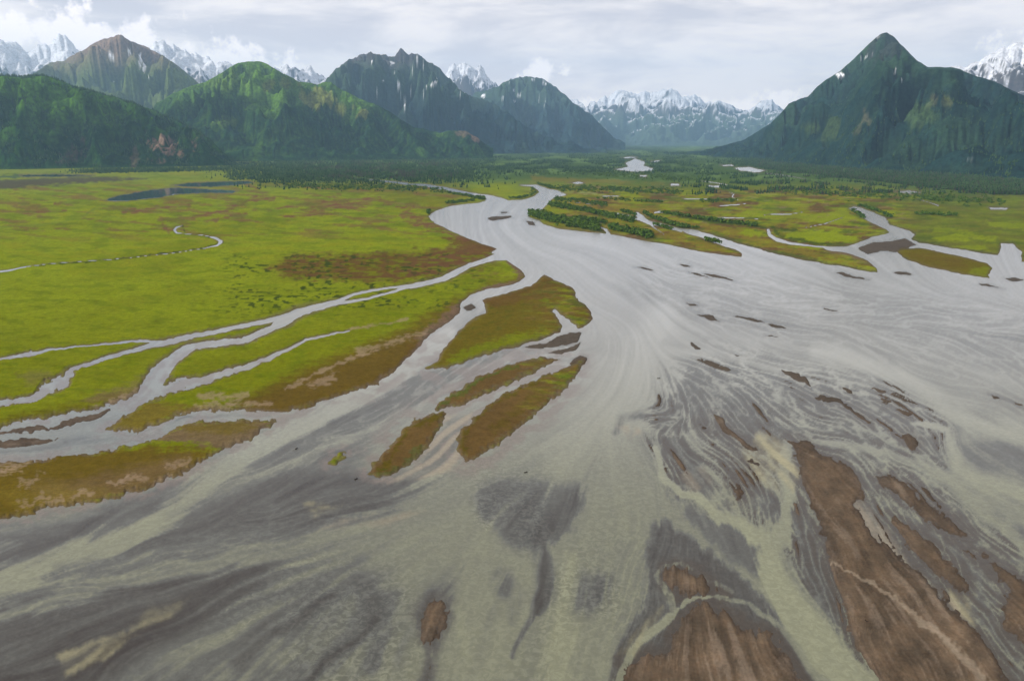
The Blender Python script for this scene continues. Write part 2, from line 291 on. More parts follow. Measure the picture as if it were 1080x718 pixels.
land = np.full(PX.shape, -30., np.float32)              # signed px distance to vegetated ground
s, d = poly_sd(RIVER, 30); land[:] = 30; land[s] = -d
land[rows < 194] = 30
for p in ISL:
    s, d = poly_sd(p, 18); land[s] = np.maximum(land[s], d + 3.2 * sst(PY[s], 350, 400))
creek = np.full(PX.shape, 9., np.float32)
for p, wd in CREEKS:
    wd = np.array(wd) * np.where(np.array(p)[:, 1] > 262, .62, .72); s, d = stroke(p, wd, warp=.7, pad=8); creek[s] = np.minimum(creek[s], d)
land = np.where(creek < 1.0, np.minimum(land, -1.2 * (1 - creek) * 2 - .2), np.where(creek < 4, np.minimum(land, (creek - 1) * 1.5), land))
pond = np.zeros(PX.shape, bool)
for p in PONDS:
    s, d = poly_sd(p, 6); d = d - .35 - .8 * fbm(PX[s] / 5, PY[s] / 1.2, 2, 421); land[s] = np.minimum(land[s], -d); pond[s] |= (d > -.2) & (PX[s] < 300)
land = land + np.where(np.abs(land) < 7, ((1.5 + 3.0 * sst(PY, 370, 400)) * fbm(PX / 9, PY / 6, 4, 451, .6)) * sst(PY, 260, 380), 0)
bars = np.full(PX.shape, -30., np.float32)
for p in BARS:
    s, d = poly_sd(p, 16); bars[s] = np.maximum(bars[s], d)

# ---- flow field from traced streamlines, then line integral convolution for silt streaks
FLOW = [[(560,195),(545,215),(520,235),(560,260),(620,290),(680,340),(660,400),(610,450),(520,510),(430,555),(330,580),(200,603),(100,628),(0,655),(-100,690),(-240,740)],
 [(600,250),(680,270),(760,290),(850,310),(950,330),(1080,350),(1200,375),(1330,400)],[(640,290),(720,340),(800,370),(900,390),(1000,430),(1080,465),(1200,520),(1330,600)],
 [(650,330),(710,375),(780,405),(840,440),(900,470),(970,493),(1030,530),(1080,580),(1200,680),(1300,780)],[(690,360),(700,410),(720,440),(760,480),(800,530),(815,600),(840,650),(900,718),(960,800),(1000,900)],
 [(660,400),(650,450),(665,500),(670,560),(655,620),(635,680),(620,760),(600,900)],[(640,430),(590,510),(560,600),(540,680),(520,760),(500,900)],[(610,450),(520,530),(480,600),(440,680),(400,780)],
 [(520,530),(420,580),(330,640),(250,718),(200,780)],[(430,555),(330,600),(250,640),(150,700),(80,760)],[(560,295),(500,340),(440,380),(340,435),(260,475),(180,540),(100,580),(0,614),(-100,640),(-240,670)],
 [(620,370),(540,375),(470,400),(400,450),(330,485),(250,510),(180,545),(80,590)],[(480,490),(420,530),(340,545),(240,560),(120,600),(0,640)],[(850,540),(880,610),(900,680),(950,760)],
 [(900,470),(940,530),(1000,600),(1060,680),(1120,760)],[(1006,456),(1000,472),(1011,496),(1048,509),(1120,540)],[(330,425),(283,440),(200,440),(165,457),(110,468),(0,475),(-200,480)],[(162,390),(150,410),(110,440),(50,460),(-50,475)],
 [(898,219),(918,228),(933,236),(950,250),(960,270),(1000,300)],[(1060,258),(1065,275),(1080,300),(1150,330)],[(730,445),(700,438),(670,436),(652,450),(662,470),(690,500)]]
gx = np.arange(-240, 1321, 10.0); gy = np.arange(190, 1010, 10.0); GX, GY = np.meshgrid(gx, gy)
VX = np.zeros(GX.shape); VY = np.zeros(GX.shape)
for ln in FLOW:
    q = np.array(ln, float)
    for a, b in zip(q[:-1], q[1:]):
        n_ = max(2, int(np.hypot(*(b - a)) / 12)); t = (b - a) / np.hypot(*(b - a))
        for k in range(n_):
            m_ = a + (b - a) * (k + .5) / n_
            wt = 12 / ((GX - m_[0]) ** 2 + (GY - m_[1]) ** 2 * 1.5 + 60) ** 1.6
            VX += wt * t[0]; VY += wt * t[1]
nn = np.hypot(VX, VY) + 1e-12; VX /= nn; VY /= nn
ang = .5 * fbm(GX / 70, GY / 50, 2, 77); VX, VY = VX * np.cos(ang) - VY * np.sin(ang), VX * np.sin(ang) + VY * np.cos(ang)
def bil(A, fy, fx):
    fy = np.clip(fy, 0, A.shape[0] - 1.001); fx = np.clip(fx, 0, A.shape[1] - 1.001)
    iy = fy.astype(np.int32); ix = fx.astype(np.int32); ty = fy - iy; tx = fx - ix
    return (A[iy, ix] * (1 - tx) + A[iy, ix + 1] * tx) * (1 - ty) + (A[iy + 1, ix] * (1 - tx) + A[iy + 1, ix + 1] * tx) * ty
def lic(step, nsteps, ns, seed, sy=1.0):
    lx = np.arange(-240, 1321, step); ly = np.arange(190, 1010, step); A, B = np.meshgrid(lx, ly)
    vx = bil(VX, (B - 190) / 10, (A + 240) / 10).astype(np.float32); vy = bil(VY, (B - 190) / 10, (A + 240) / 10).astype(np.float32)
    no = perlin(A / ns, B / ns / sy, seed) + .6 * perlin(A / ns * 2.1 + 5, B / ns / sy * 2.1, seed + 1)
    acc = no.copy(); acc[:] = 0
    for sg in (1, -1):
        fx = np.tile(np.arange(len(lx), dtype=np.float32), (len(ly), 1)); fy = np.tile(np.arange(len(ly), dtype=np.float32)[:, None], (1, len(lx)))
        for i in range(nsteps):
            iy = np.clip(fy, 0, len(ly) - 1).astype(np.int32); ix = np.clip(fx, 0, len(lx) - 1).astype(np.int32)
            u_, v_ = vx[iy, ix], vy[iy, ix]; fx = fx + sg * u_; fy = fy + sg * v_
            acc += bil(no, fy, fx) * (1 - i / nsteps) if step > 1.6 else no[np.clip(fy, 0, len(ly) - 1).astype(np.int32), np.clip(fx, 0, len(lx) - 1).astype(np.int32)] * (1 - i / nsteps)
    acc /= acc.std()
    return bil(acc, (PY - 190) / step, (PX + 240) / step)
S1 = lic(1.5, 26, 2.6, 21); S2 = lic(3.0, 22, 8.0, 31); S3 = lic(5.0, 14, 24.0, 41)
near = sst(PY, 230, 520)

near0 = sst(PY, 300, 420)
# ---- silt: 1 pale silty current, 0 dark shallow water over mud
silt = .74 + .0 * PX
mott = .3 + .0 * PX
def S(pts, w, val, k=1.0, soft=1.0, warp='low', to='s'):
    global silt, mott
    s, d = stroke(pts, w, warp=warp, pad=10); d = d - (.20 * S2[s] + .12 * S1[s]) * near[s]
    m = k * (1 - sst(d, max(0, 1 - soft * .8), 1 + soft * .8))
    A = silt if to == 's' else mott
    A[s] = A[s] * (1 - m) + val * m
def A(pts, val, k=1.0, soft=5.0, to='s'):
    s, d = poly_sd(pts, 25); d = d + (3.0 * S2[s] + 1.5 * S1[s]) * near[s]; soft = soft * 1.3; m = k * sst(d, -soft, soft); B = silt if to == 's' else mott
    B[s] = B[s] * (1 - m) + val * m
A([(500,330),(460,385),(380,430),(270,462),(180,510),(60,540),(-60,565),(-240,600),(-240,900),(260,900),(330,700),(380,600),(450,530),(480,495),(380,500),(400,440),(560,372)], .50, soft=14)
A([(472,497),(448,516),(410,541),(378,553),(340,557),(290,560),(240,563),(200,570),(150,582),(110,592),(160,562),(200,540),(235,525),(270,510),(300,500),(340,497),(400,507),(440,503)], .17, soft=6)
A([(-60,640),(60,618),(200,590),(330,572),(400,556),(330,590),(250,640),(150,700),(40,760),(-240,800),(-240,690)], .20, soft=8)
A([(20,560),(90,542),(150,524),(190,508),(170,535),(110,560),(30,592),(-60,612),(-60,590)], .22, soft=5)
A([(-60,590),(20,575),(-60,560)], .5)
A([(0,700),(120,640),(230,615),(260,630),(180,680),(60,740),(-100,760)], .12, k=.7, soft=14)
A([(300,450),(350,432),(400,425),(440,415),(420,435),(360,460),(300,480),(260,490)], .32, k=.8, soft=6)
A([(420,395),(470,390),(520,380),(500,395),(450,425),(400,440),(380,425)], .40, k=.8, soft=5)
A([(470,440),(500,432),(486,478),(470,495),(430,505),(400,508),(440,485),(462,458)], .62, soft=3)
A([(732,386),(769,388),(800,410),(845,440),(850,470),(800,478),(745,458),(700,446),(684,430),(700,418),(722,410)], .30, soft=5)
A([(695,460),(720,464),(745,490),(752,512),(742,520),(712,500),(698,480)], .18, soft=3)
A([(704,502),(740,497),(752,515),(735,530),(712,526)], .22, soft=4); A([(748,464),(769,476),(790,508),(768,511),(757,483)], .28, soft=3)
A([(790,508),(835,528),(850,560),(835,560),(808,545),(795,525)], .30, soft=4)
A([(838,515),(858,556),(872,590),(887,625),(893,668),(870,650),(845,612),(832,570)], .30, soft=4)
A([(695,546),(683,561),(679,581),(684,611),(680,639),(664,665),(648,690),(640,760),(870,760),(858,710),(834,669),(814,636),(790,616),(765,594),(738,575),(712,557)], .13, soft=4)
A([(735,525),(780,548),(806,575),(812,600),(800,612),(770,590),(745,565),(722,545)], .33, soft=5)
A([(760,400),(900,410),(1010,450),(1000,490),(960,480),(880,455),(800,430)], .47, soft=10)
A([(1010,470),(1060,462),(1120,480),(1120,520),(1060,500),(1020,492)], .36, k=.8, soft=8)
A([(650,300),(720,305),(800,320),(880,350),(800,350),(720,335),(660,315)], .60, k=.7, soft=8)
A([(880,300),(980,320),(1100,350),(1100,400),(1000,380),(900,340)], .64, k=.7, soft=10)
A([(890,500),(1100,560),(1160,700),(1100,780),(900,780),(870,560)], .42, soft=10)
for p in BARS[:8]: A(p, .12, soft=8)
for p in BARS[8:]: A(p, .35, k=.6, soft=3)
# submerged mounds in the middle
A([(500,526),(508,514),(525,507),(560,508),(600,508),(613,514),(612,531),(600,558),(567,580),(548,582),(530,568),(514,554),(503,540)], .38, soft=8)
A([(575,545),(596,520),(614,512),(613,531),(600,556),(570,577)], .14, k=.85, soft=5)
A([(599,612),(620,604),(644,608),(640,630),(620,648),(604,644)], .40, soft=9)
A([(440,640),(452,618),(480,612),(482,650),(462,690),(446,680)], .30, k=.8, soft=6)
S([(560,560),(570,600),(575,625),(565,645)], [6,8,12,4], .25); S([(530,610),(545,630),(540,655)], [10,9,4], .30, .8); S([(568,578),(572,600),(560,650),(540,690)], [3,4,3,3], .25)
S([(330,640),(370,610),(400,640),(360,700)], [26,30,26,20], .38, .6); S([(350,625),(290,668),(250,700)], [3,5,6], .12, .8); S([(400,655),(340,700),(310,740)],[3,5,6],.16,.7)
S([(380,610),(405,660),(390,700)], [10,14,10], .25, .6)
S([(650,456),(656,444),(672,438),(690,444),(700,452)], [3,4,4,5,3], .15, .85); S([(663,450),(680,448),(690,455)], 5, .8, .8)
S([(500,596),(440,620),(420,700)], [10,10,10], .62, .5)
# pale currents
S([(470,355),(440,378),(400,410),(340,437),(300,455),(262,478),(215,512),(171,545),(124,571),(69,592),(0,614),(-100,640),(-240,672)], [10,11,13,11,10,10,11,12,12,14,16,20,26], .86, 1, .6)
S([(610,372),(560,372),(500,388),(454,425),(414,441),(384,455),(345,468),(332,484),(292,494),(246,509),(200,531),(175,545)], [4,4,4,4,4,4,4,5,5,4,4,4], .74, .8, .8)
S([(470,525),(400,560),(330,577),(240,592),(160,606),(80,625),(0,650),(-100,680)], [22,18,15,10,9,8,7,9], .72, .9, .8)
S([(360,590),(300,620),(250,655),(200,700)], [14,14,14,16], .58, .7); S([(290,680),(240,718),(200,760)], [8,8,10], .6, .7)
S([(60,600),(140,590),(220,578)], [4,5,3], .6, .6); S([(0,555),(60,548),(110,540)], [5,5,3], .62, .8)
S([(700,330),(680,380),(655,420),(630,450),(590,490)], [16,24,28,30,20], .93, .6, 1.0)
S([(560,585),(540,640),(510,700),(490,760)], [8,16,22,28], .82, .6); S([(600,590),(592,640),(590,700),(585,760)], [8,11,16,20], .95, .85)
S([(520,575),(500,620),(480,680),(470,760)], [16,20,26,30], .80, .5); S([(480,640),(490,690)],[4,5],.9,.6)
S([(655,500),(668,560),(660,620),(640,670),(625,720)], [12,14,12,10,12], .78, .7)
S([(759,388),(785,409),(812,430),(850,445),(880,452)], [3,4,5,4,3], .74, .9); S([(700,360),(740,390),(760,404),(790,428)],[4,4,3,3],.72,.7)
S([(722,436),(730,452),(759,469),(785,494),(812,512),(833,527)], [2,3,3,3,3,2], .76, .9); S([(725,462),(748,486),(764,512),(770,535)], [3,8,9,9], .74, .9)
S([(805,410),(812,440),(850,456),(900,472)],[2,2,3,3],.7,.8)
S([(690,470),(700,500),(720,520),(732,524),(754,545),(779,553),(809,574),(815,598),(822,620),(840,650),(865,680),(900,712),(950,770)], [3,4,4,4,6,7,11,14,15,17,20,23,28], .97, 1, .5)
S([(828,470),(826,500),(834,518),(830,545),(820,572)], [6,6,6,7,9], .93, .9, .6)
S([(765,630),(738,630),(724,636),(710,650),(684,663),(664,690),(652,718),(640,770)], [1.5,2.5,3,4,5,4,5,8], .88, 1, .5); S([(710,643),(702,625),(692,606),(696,595),(716,592),(740,604),(770,622)], [4,3,2.6,2,2,2,3], .66, .9, .6)
S([(754,630),(787,638),(815,652),(838,678),(866,714),(900,770)], [2,3,4,5,7,8], .76, .9, .6)
S([(860,371),(916,385),(958,403),(995,425),(1035,446),(1075,462),(1200,500)], [8,8,8,10,10,10,14], .93, .8); S([(690,372),(740,372),(800,385),(862,392)], [5,5,5,5], .86, .7)
S([(960,445),(1000,452),(1003,472),(1013,496),(1048,512),(1120,536)], [3,5,6,9,9,12], .95, .9); S([(836,459),(889,470),(942,480),(974,493),(1006,512),(1040,545),(1080,580),(1160,660)], [3,4,4,5,7,9,9,14], .84, .9)
S([(905,535),(935,570),(960,600),(1000,628),(1026,645)],[3,4,4,6,4],.62,.8); S([(985,575),(1000,585),(1022,602),(1047,622),(1047,640),(1028,652),(1032,668),(1052,690),(1085,714),(1140,750)], [5,5,6,7,9,8,7,8,12,16], .5, .9, .6)
S([(915,520),(940,535),(960,545),(990,570)], [3,4,4,4], .62, .9)
for p, wd, v in (([(-60,478),(0,477),(60,470),(120,462),(160,456),(178,446),(200,440),(280,439)], [6,6,7,5,4,3,2,3], .62), ([(162,392),(148,415),(110,440),(60,458),(0,466)], [6,6,6,6,4], .7)): S(p, wd, v, .9)
S([(512,540),(520,520),(545,515),(560,560)], [12,20,20,18], 1.0, .9, to='m'); S([(600,620),(630,625)], [20,20], 1.0, .9, to='m'); S([(330,640),(400,640),(400,690),(340,700)], 34, .8, .9, to='m')
S([(690,570),(760,600)], 20, .35, to='m'); S([(560,700),(640,560)], 22, .5, .7, to='m'); S([(250,640),(320,600)], 22, .55, .7, to='m'); S([(660,540),(600,480),(540,480)], 40, .32, .6, to='m')
mott = mott * sst(PY, 330, 520) * .75
dk = 1 - np.abs(silt - .5) * 1.1
calm = 1 - .8 * sst(silt, .58, .76)
silt = silt + near * calm * (.085 * S2 * dk + .06 * S3) + .035 * S1 * (.35 + .65 * near) * calm + (1 - near) * (.028 * S2 + .018 * S1)
silt += .05 * fbm(PX / 40, PY / 30, 3, 88) * near
S4 = lic(2.0, 13, 9.0, 61, .8); S5 = lic(1.5, 10, 4.0, 71, .8)
bz = np.zeros(PX.shape)                                 # where the river is a net of shallow threads
for pts, kk in (([(690,395),(740,365),(830,372),(930,395),(1010,430),(1000,500),(1090,580),(1200,700),(1200,800),(900,760),(860,640),(800,560),(735,545),(690,500),(676,450)], 1.0), ([(700,270),(900,300),(1100,320),(1200,420),(1100,440),(900,380),(740,350),(660,300)], .38), ([(1010,410),(1200,460),(1200,600),(1100,560),(1010,480)], .35), ([(380,400),(470,375),(600,360),(610,380),(500,400),(440,440),(380,480),(260,520),(180,540),(300,450)], .55), ([(60,600),(300,520),(470,500),(420,545),(200,600),(60,650),(-60,680)], .5), ([(640,560),(700,550),(800,640),(860,760),(640,760)], .5)):
    s, d = poly_sd(pts, 40); bz[s] = np.maximum(bz[s], kk * sst(d, -22, 22))
line = np.exp(-(S4 / .42) ** 2); line2 = np.exp(-(S5 / .36) ** 2)
thread = np.clip(.30 + .55 * line + .28 * line2 - .10 * np.clip(np.abs(S4) - .8, 0, 1.5), 0, 1)
keep = sst(silt, .70, .88)                              # main currents stay whole
bzz = bz * (1 - .85 * keep) * .66
silt = silt * (1 - bzz) + (thread * .85 + silt * .28 - .03) * bzz
silt = np.clip(silt, 0, 1.1)

bars = np.maximum(bars, np.where((bz > .55) & (PX > 640) & (silt < .6), -4 + 7 * (np.abs(S4) - 1.35) + 5 * fbm(PX / 60, PY / 40, 2, 471), -30))
barf = bars + (.7 * S2 + .5 * S1 + 2.0 * S3 + 9 * fbm(PX / 22, PY / 15, 5, 333, .6)) * (.15 + .85 * sst(PY, 380, 560)) * sst(bars, -16, -9) * .9
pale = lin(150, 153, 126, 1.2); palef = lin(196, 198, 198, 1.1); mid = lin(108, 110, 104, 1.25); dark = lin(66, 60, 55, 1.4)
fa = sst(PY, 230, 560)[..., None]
pc = palef * (1 - fa) + pale * fa; t1 = silt[..., None]  # far water whiter: silver sky sheen mixed into its colour
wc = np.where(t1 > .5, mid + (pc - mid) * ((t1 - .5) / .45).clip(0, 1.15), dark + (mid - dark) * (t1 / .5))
# brown cast where sediment shows through thin water near bars
brn = (sst(barf, -17, -2) ** 1.5 * sst(PY, 380, 470) * (1 - .8 * sst(silt, .5, .8)) * (1 - .6 * sst(-PX, -600, -500) ))[..., None] * .85
wc = wc * (1 - brn) + lin(84, 76, 66, 1.3) * brn
isz = sst(PX, 360, 400) * sst(-PX, -640, -600) * sst(-PY, -512, -495)
sh_ = (np.maximum(sst(land, -9, -1.5), isz * sst(land, -26, -4)) * sst(PY, 330, 380) * sst(fbm(PX / 22, PY / 12, 3, 461) + .15 * S2, -.25, .2) * .6)[..., None]
wc = wc * (1 - sh_) + lin(128, 114, 106, 1.15) * sh_
# tan / yellowish shoals
def T(pts, c, k, soft=5):
    s, d = poly_sd(pts, 15); m = (k * sst(d, -soft, soft) * (.65 + .5 * np.clip(S2[s], -1, 1)))[..., None].clip(0, 1); wc[s] = wc[s] * (1 - m) + c * m
tan = lin(160, 150, 128, 1.15); yel = lin(172, 166, 128, 1.15)
T([(470,440),(500,432),(486,478),(470,497),(430,507),(400,508),(440,485),(462,458)], tan, .8, 3); T([(60,690),(110,672),(140,665),(120,690),(70,712)], yel * .8, .6, 4); T([(160,640),(200,630),(180,650),(130,672)], yel * .7, .5)
T([(800,455),(828,468),(842,500),(836,520),(815,490),(790,470)], yel, .75, 4); T([(1000,620),(1022,632),(1030,660),(1002,640)], yel, .6, 4); T([(650,449),(668,448),(680,456),(664,462)], tan, .7, 3)
T([(900,520),(935,560),(960,600),(1010,640),(1040,690),(1000,660),(950,610),(905,550)], tan, .7, 6); T([(320,528),(360,535),(330,545)], yel * .8, .6, 3); T([(450,540),(420,552),(335,558),(360,548)], tan*.8, .6, 4)
T([(700,640),(690,655),(670,690),(655,690),(675,660)], yel * .8, .5, 4); T([(785,470),(830,480),(820,520),(790,500)], yel, .5, 6); T([(720,500),(745,490),(750,512),(728,520)],tan*.8,.5,3)
# clear dark ponds and blue-grey lagoon at left
bl = (sst(-WX, -330, -120) * sst(-WY, -500, -470))[..., None] * .75
wc = wc * (1 - bl) + wc * np.array([.90, 1.0, 1.20]) * bl
pk = (pond & (PX < 300))[..., None]; wc = np.where(pk, lin(54, 72, 72), wc); wc = np.where((pond & (PX >= 300))[..., None], lin(110, 116, 118), wc)
sl = ((np.abs(PY - 198) < 10) & (PX < 500) & (PX > 300))[..., None]; wc = np.where(sl, lin(88, 98, 104), wc)

# ---- ground heights
lh = sst(land, -1.6, 2.0 + 6 * per)
bt = sst(PY, 430, 500); bh = sst(barf, -1.6 * (1 - bt) - (6 * per + 1) * bt, .8 * (1 - bt) + (7 * per + 1) * bt)
micro = fbm(X / 14, Y / 14, 3, 51) * sst(PY, 240, 330); flown = np.clip(S1 * .5 + S2 * .6, -2, 2)
Z = -.55 + 1.55 * lh + lh * (.14 * micro)
zb = -.55 + .95 * bh + (.13 * flown + .10 * micro) * sst(bars, -16, 0) * (1 - .5 * bh) * sst(PY, 300, 400)
Z = np.maximum(Z, zb) - .0
# muddy low shelf around islands: the last stretch of the bank is bare
# ---- ground colours
g_bright = lin(142, 158, 26, 1.36); g_mid = lin(128, 136, 20, 1.38); g_far = lin(134, 152, 48, 1.35); olive = lin(112, 102, 24, 1.35); brown = lin(108, 82, 42, 1.3)
purp = lin(126, 90, 66, 1.3); dgreen = lin(84, 104, 34, 1.28); forestc = lin(82, 108, 54, 1.3); ochre = lin(140, 124, 48, 1.35); mud = lin(126, 104, 84, 1.3); grav = lin(168, 148, 124, 1.25)
n_big = fbm(X / 260, Y / 420, 4, 61); n_mid = fbm(X / 60, Y / 110, 4, 66); n_px = fbm(PX / 30, PY / 5, 4, 71); n_fine = fbm(PX / 7, PY / 2.2, 3, 75)
gc = np.empty(PX.shape + (3,)); gc[:] = g_bright
def mixin(c, m): 
    global gc
    m = np.clip(m, 0, 1)[..., None]; gc = gc * (1 - m) + c * m
mixin(g_mid, sst(PY, 285, 400) * .8); mixin(g_far, sst(-PY, -215, -185)); mixin(olive, .55 * sst(n_px, .05, .5) * sst(PY, 220, 380)); mixin(g_mid, .5 * sst(n_big, .0, .3)); mixin(lin(112,134,14,1.35), .6*sst(n_px, .05, .35)); mixin(lin(150,152,26,1.35), .5*sst(-n_px, .05, .35)*sst(-PY,-330,-250)); mixin(olive, .25*sst(n_fine, .1, .45))
def G(pts, c, k=1.0, soft=3.0, nz=.8):
    s, d = poly_sd(pts, 14); m = k * sst(d + nz * (n_fine[s] * 7 + n_px[s] * 9) * np.minimum(1, per[s] * 2.4 + .1), -soft, soft)
    m = np.clip(m, 0, 1)[..., None]; gc[s] = gc[s] * (1 - m) + c * m
def GL(pts, w, c, k=1.0, warp=1.5):
    s, d = stroke(pts, w, warp=warp, pad=8); m = k * (1 - sst(d + 1.9 * n_fine[s] + 1.6 * n_px[s], .2, 1.5)); m = np.clip(m, 0, 1)[..., None]; gc[s] = gc[s] * (1 - m) + c * m
# big reddish-brown heath and its streaks
G([(280,284),(300,274),(325,270.7),(375,269),(418,267.7),(470,263),(512,258),(526,262),(515,272),(480,284),(455,290),(413,298),(375,296.6),(330,294),(300,290)], brown, .95, 4)
G([(470,262),(500,256),(524,262),(500,275),(450,288),(400,294)], purp, .4, 5); G([(330,276),(420,272),(440,285),(350,292)], olive, .5, 5); GL([(470,252),(500,258),(522,263)], 3.5, brown, .9)
for p, wd in (([(330,221),(363,217.6),(390,212.6)], 3.2), ([(345,208.5),(358,206)], 2), ([(250,212.6),(288,209.6)], 1.6), ([(283,222),(325,215)], 1.6), ([(130,224),(165,220),(200,216)], 2), ([(200,230),(240,222),(270,208)], 1.7), ([(58,215),(83,214)], 1.5), ([(428,226),(440,232),(452,238)], 4.5), ([(452,236),(475,243)], 3.5), ([(405,215),(440,217)], 2.2), ([(340,214),(400,209)], 1.6), ([(170,232),(178,244)], 2), ([(215,234),(260,226)], 1.5), ([(20,226),(70,222)], .9), ([(262,196),(272,199)], 1.6), ([(455,242),(490,252)], 3), ([(360,225),(300,229)], .8)): GL(p, wd, purp, .85)
G([(300,188),(480,192),(500,205),(455,222),(400,206),(330,200),(280,196)], olive, .5, 4)
# south side of the creeks: olive and brown
G([(285,445),(250,425),(330,385),(420,350),(470,320),(520,300),(560,290),(486,335),(440,375),(400,408),(340,428)], lin(112,96,30,1.35), .85, 7); G([(400,408),(300,436),(250,432),(330,395),(420,362),(455,345),(440,375)], brown, .5, 6)
G([(440,362),(452,345),(470,330),(486,320),(489,335),(478,345),(455,358),(435,380)], mud, .95, 3); GL([(536,275),(547,284),(552,292),(545,298),(520,305),(500,311)], [2,4,5,3,3,3], mud, .95); GL([(440,366),(420,392),(400,405)], 5, brown, .5)
for p, wd in (([(365,349),(385,345),(430,338)], 1.2), ([(380,372),(420,360),(450,352)], 3), ([(330,405),(350,400)], 4), ([(300,412),(330,395),(400,370)], 1.6), ([(210,420),(260,418),(240,428),(200,432)], 3.0), ([(240,427),(285,428)],2.5)): GL(p, wd, grav, .55)
G([(100,455),(135,437),(160,425),(200,430),(260,432),(300,436),(180,438),(150,458)], lin(124,104,48,1.35), .75, 4)
G([(165,466),(175,458),(190,449),(270,444),(300,443),(270,461),(236,476),(200,468)], mud, .85, 3); G([(190,450),(240,446),(280,445),(250,458),(200,458)], ochre*.7, .8, 4)
G([(-240,500),(0,486),(80,478),(160,474),(236,476),(190,503),(147,520),(60,537),(-240,610)], lin(114,94,32,1.35), .9, 5); G([(30,515),(90,505),(150,490),(200,482),(190,500),(130,524),(60,532)], mud, .45, 8); G([(0,520),(60,512),(110,520),(30,545)], ochre, .5, 8)
for k in range(16): x_, y_ = rng.uniform(-20, 200), rng.uniform(488, 535); GL([(x_, y_), (x_ + 22, y_ - 6)], rng.uniform(1.5, 4), grav, .5)
G([(-60,450),(0,442),(60,430),(110,418),(140,412),(130,424),(60,440),(0,452),(-60,462)], olive, .6, 5); G([(90,422),(130,408),(150,398),(146,412),(120,428)], mud, .5, 5); G([(20,396),(50,392),(60,400),(30,408)], mud, .35, 5)
GL([(-30,462),(60,441),(116,429),(150,408)], 2.2, grav, .7)
# islands
G(ISL[0], lin(112,94,32,1.35), .85, 5, .5); G([(573,288),(600,300),(607,310),(590,315),(560,318),(520,325),(508,316),(540,306)], brown, .75, 4); G([(560,318),(590,316),(600,345),(580,352),(570,330)], brown * 1.1, .55, 6); G([(470,378),(500,366),(545,352),(590,348),(570,358),(520,371),(480,385)], g_bright * .8, .75, 4)
GL([(573,318),(588,330),(604,345),(618,344)], [2,3,4,4], g_bright * .7, .7); GL([(573,288),(600,300),(609,312)], 3, mud, .7)
for i in (1, 2, 3): G(ISL[i], mud * .78, .95, 4, .3); G(ISL[i], lin(116,92,40,1.35), .7, 2, 1.6)
GL([(462,431),(510,398),(570,379)], 2.2, dgreen, .7); GL([(560,377),(572,378)], 2, g_bright, .8); GL([(400,500),(432,452),(466,440)], 3, olive * .8, .8); GL([(490,480),(486,460),(520,425),(596,389)], 2.4, olive * .8, .8); GL([(400,500),(425,493),(445,472)], 3, dgreen, .5); GL([(520,455),(575,412)], 4, olive*.8, .5)
# right marsh: ochre, bright and dark streaks
rm = sst(WX + 60 * n_px, 540, 640) * sst(WY + 8 * n_px, 188, 204)
mixin(ochre, rm * (.2 + .6 * sst(n_px, -.2, .2))); mixin(olive * 1.05, rm * .55 * sst(-n_px, -.1, .35)); mixin(purp * 1.05, rm * .6 * sst(fbm(PX / 38 + 9, PY / 5, 4, 131), .12, .35)); mixin(dgreen, rm * .5 * sst(fbm(PX / 30 + 90, PY / 4, 4, 141), .1, .4))
p1 = 1.3 * fbm(PX / 34 + 5, PY / 3.6 - PX / 60, 3, 501); p2 = 1.3 * fbm(PX / 52 + 55, PY / 4.6 - PX / 50, 4, 511); p3 = fbm(PX / 16, PY / 2.0, 2, 521)
mixin(g_bright * 1.05, rm * .8 * sst(p1, .10, .28)); mixin(dgreen * 1.05, rm * .75 * sst(p2, .08, .26)); mixin(lin(112, 84, 56, 1.4), rm * .8 * sst(-p1, .14, .3)); mixin(dgreen * .8, rm * .5 * sst(p3, .2, .4)); mixin(lin(150, 138, 96, 1.3), rm * .5 * sst(-p3, .3, .45))
lm = sst(-WX, -500, -470) * sst(-WY, -262, -240) * sst(WY, 190, 198); mixin(purp, lm * .65 * sst(p2, .10, .26)); mixin(lin(100, 118, 24, 1.35), lm * .5 * sst(p1, .1, .3)); mixin(g_far, lm * .4 * sst(-p3, .1, .3))
hm = sst(WX, 270, 330) * sst(-WX, -545, -520) * sst(WY, 262, 268) * sst(-WY, -303, -292); mixin(g_mid * .9, hm * .8 * sst(p3 + .5 * p1, .06, .22)); mixin(purp * .8, hm * .5 * sst(-p3, .05, .25))
rr_ = sst(WX, 930, 980) * sst(WY, 195, 225); mixin(lin(112, 124, 40, 1.28), rr_ * .7); mixin(dgreen, rr_ * .6 * sst(n_px, 0, .3))
for p, k in (([(830,246),(880,243),(905,250),(895,257),(850,256),(828,251)], 1), ([(750,240),(790,243),(800,248),(765,246)], .9), ([(790,222),(850,226),(860,232),(800,232)], .7), ([(862,228),(890,222),(905,230),(880,236)], .8), ([(985,248),(1050,250),(1050,256),(990,254)], .8), ([(1000,262),(1040,258),(1045,266),(1015,266)], .8), ([(800,212),(860,214),(850,219),(800,218)], .6), ([(1040,234),(1100,238),(1100,244),(1045,240)], .7), ([(985,240),(1030,243),(1020,247),(985,245)], .5), ([(700,215),(740,217),(730,220),(700,219)], .5), ([(750,225),(790,226),(780,230)], .7), ([(895,276),(925,286),(900,283),(860,276),(875,272)], .8)): G(p, g_bright * 1.05, k, 2)
G([(900,262),(925,280),(905,275),(870,265)], mud, .6, 3); GL([(905,270),(880,264)], 2.5, mud, .9)
G(ISL[5], olive * 1.08, .9, 2, .3); G([(1025,284),(1045,282),(1044,290),(1046,294),(1020,290)], g_bright * .85, .7, 3); G([(960,268),(1010,272),(1020,282),(980,278)], brown, .4, 5)
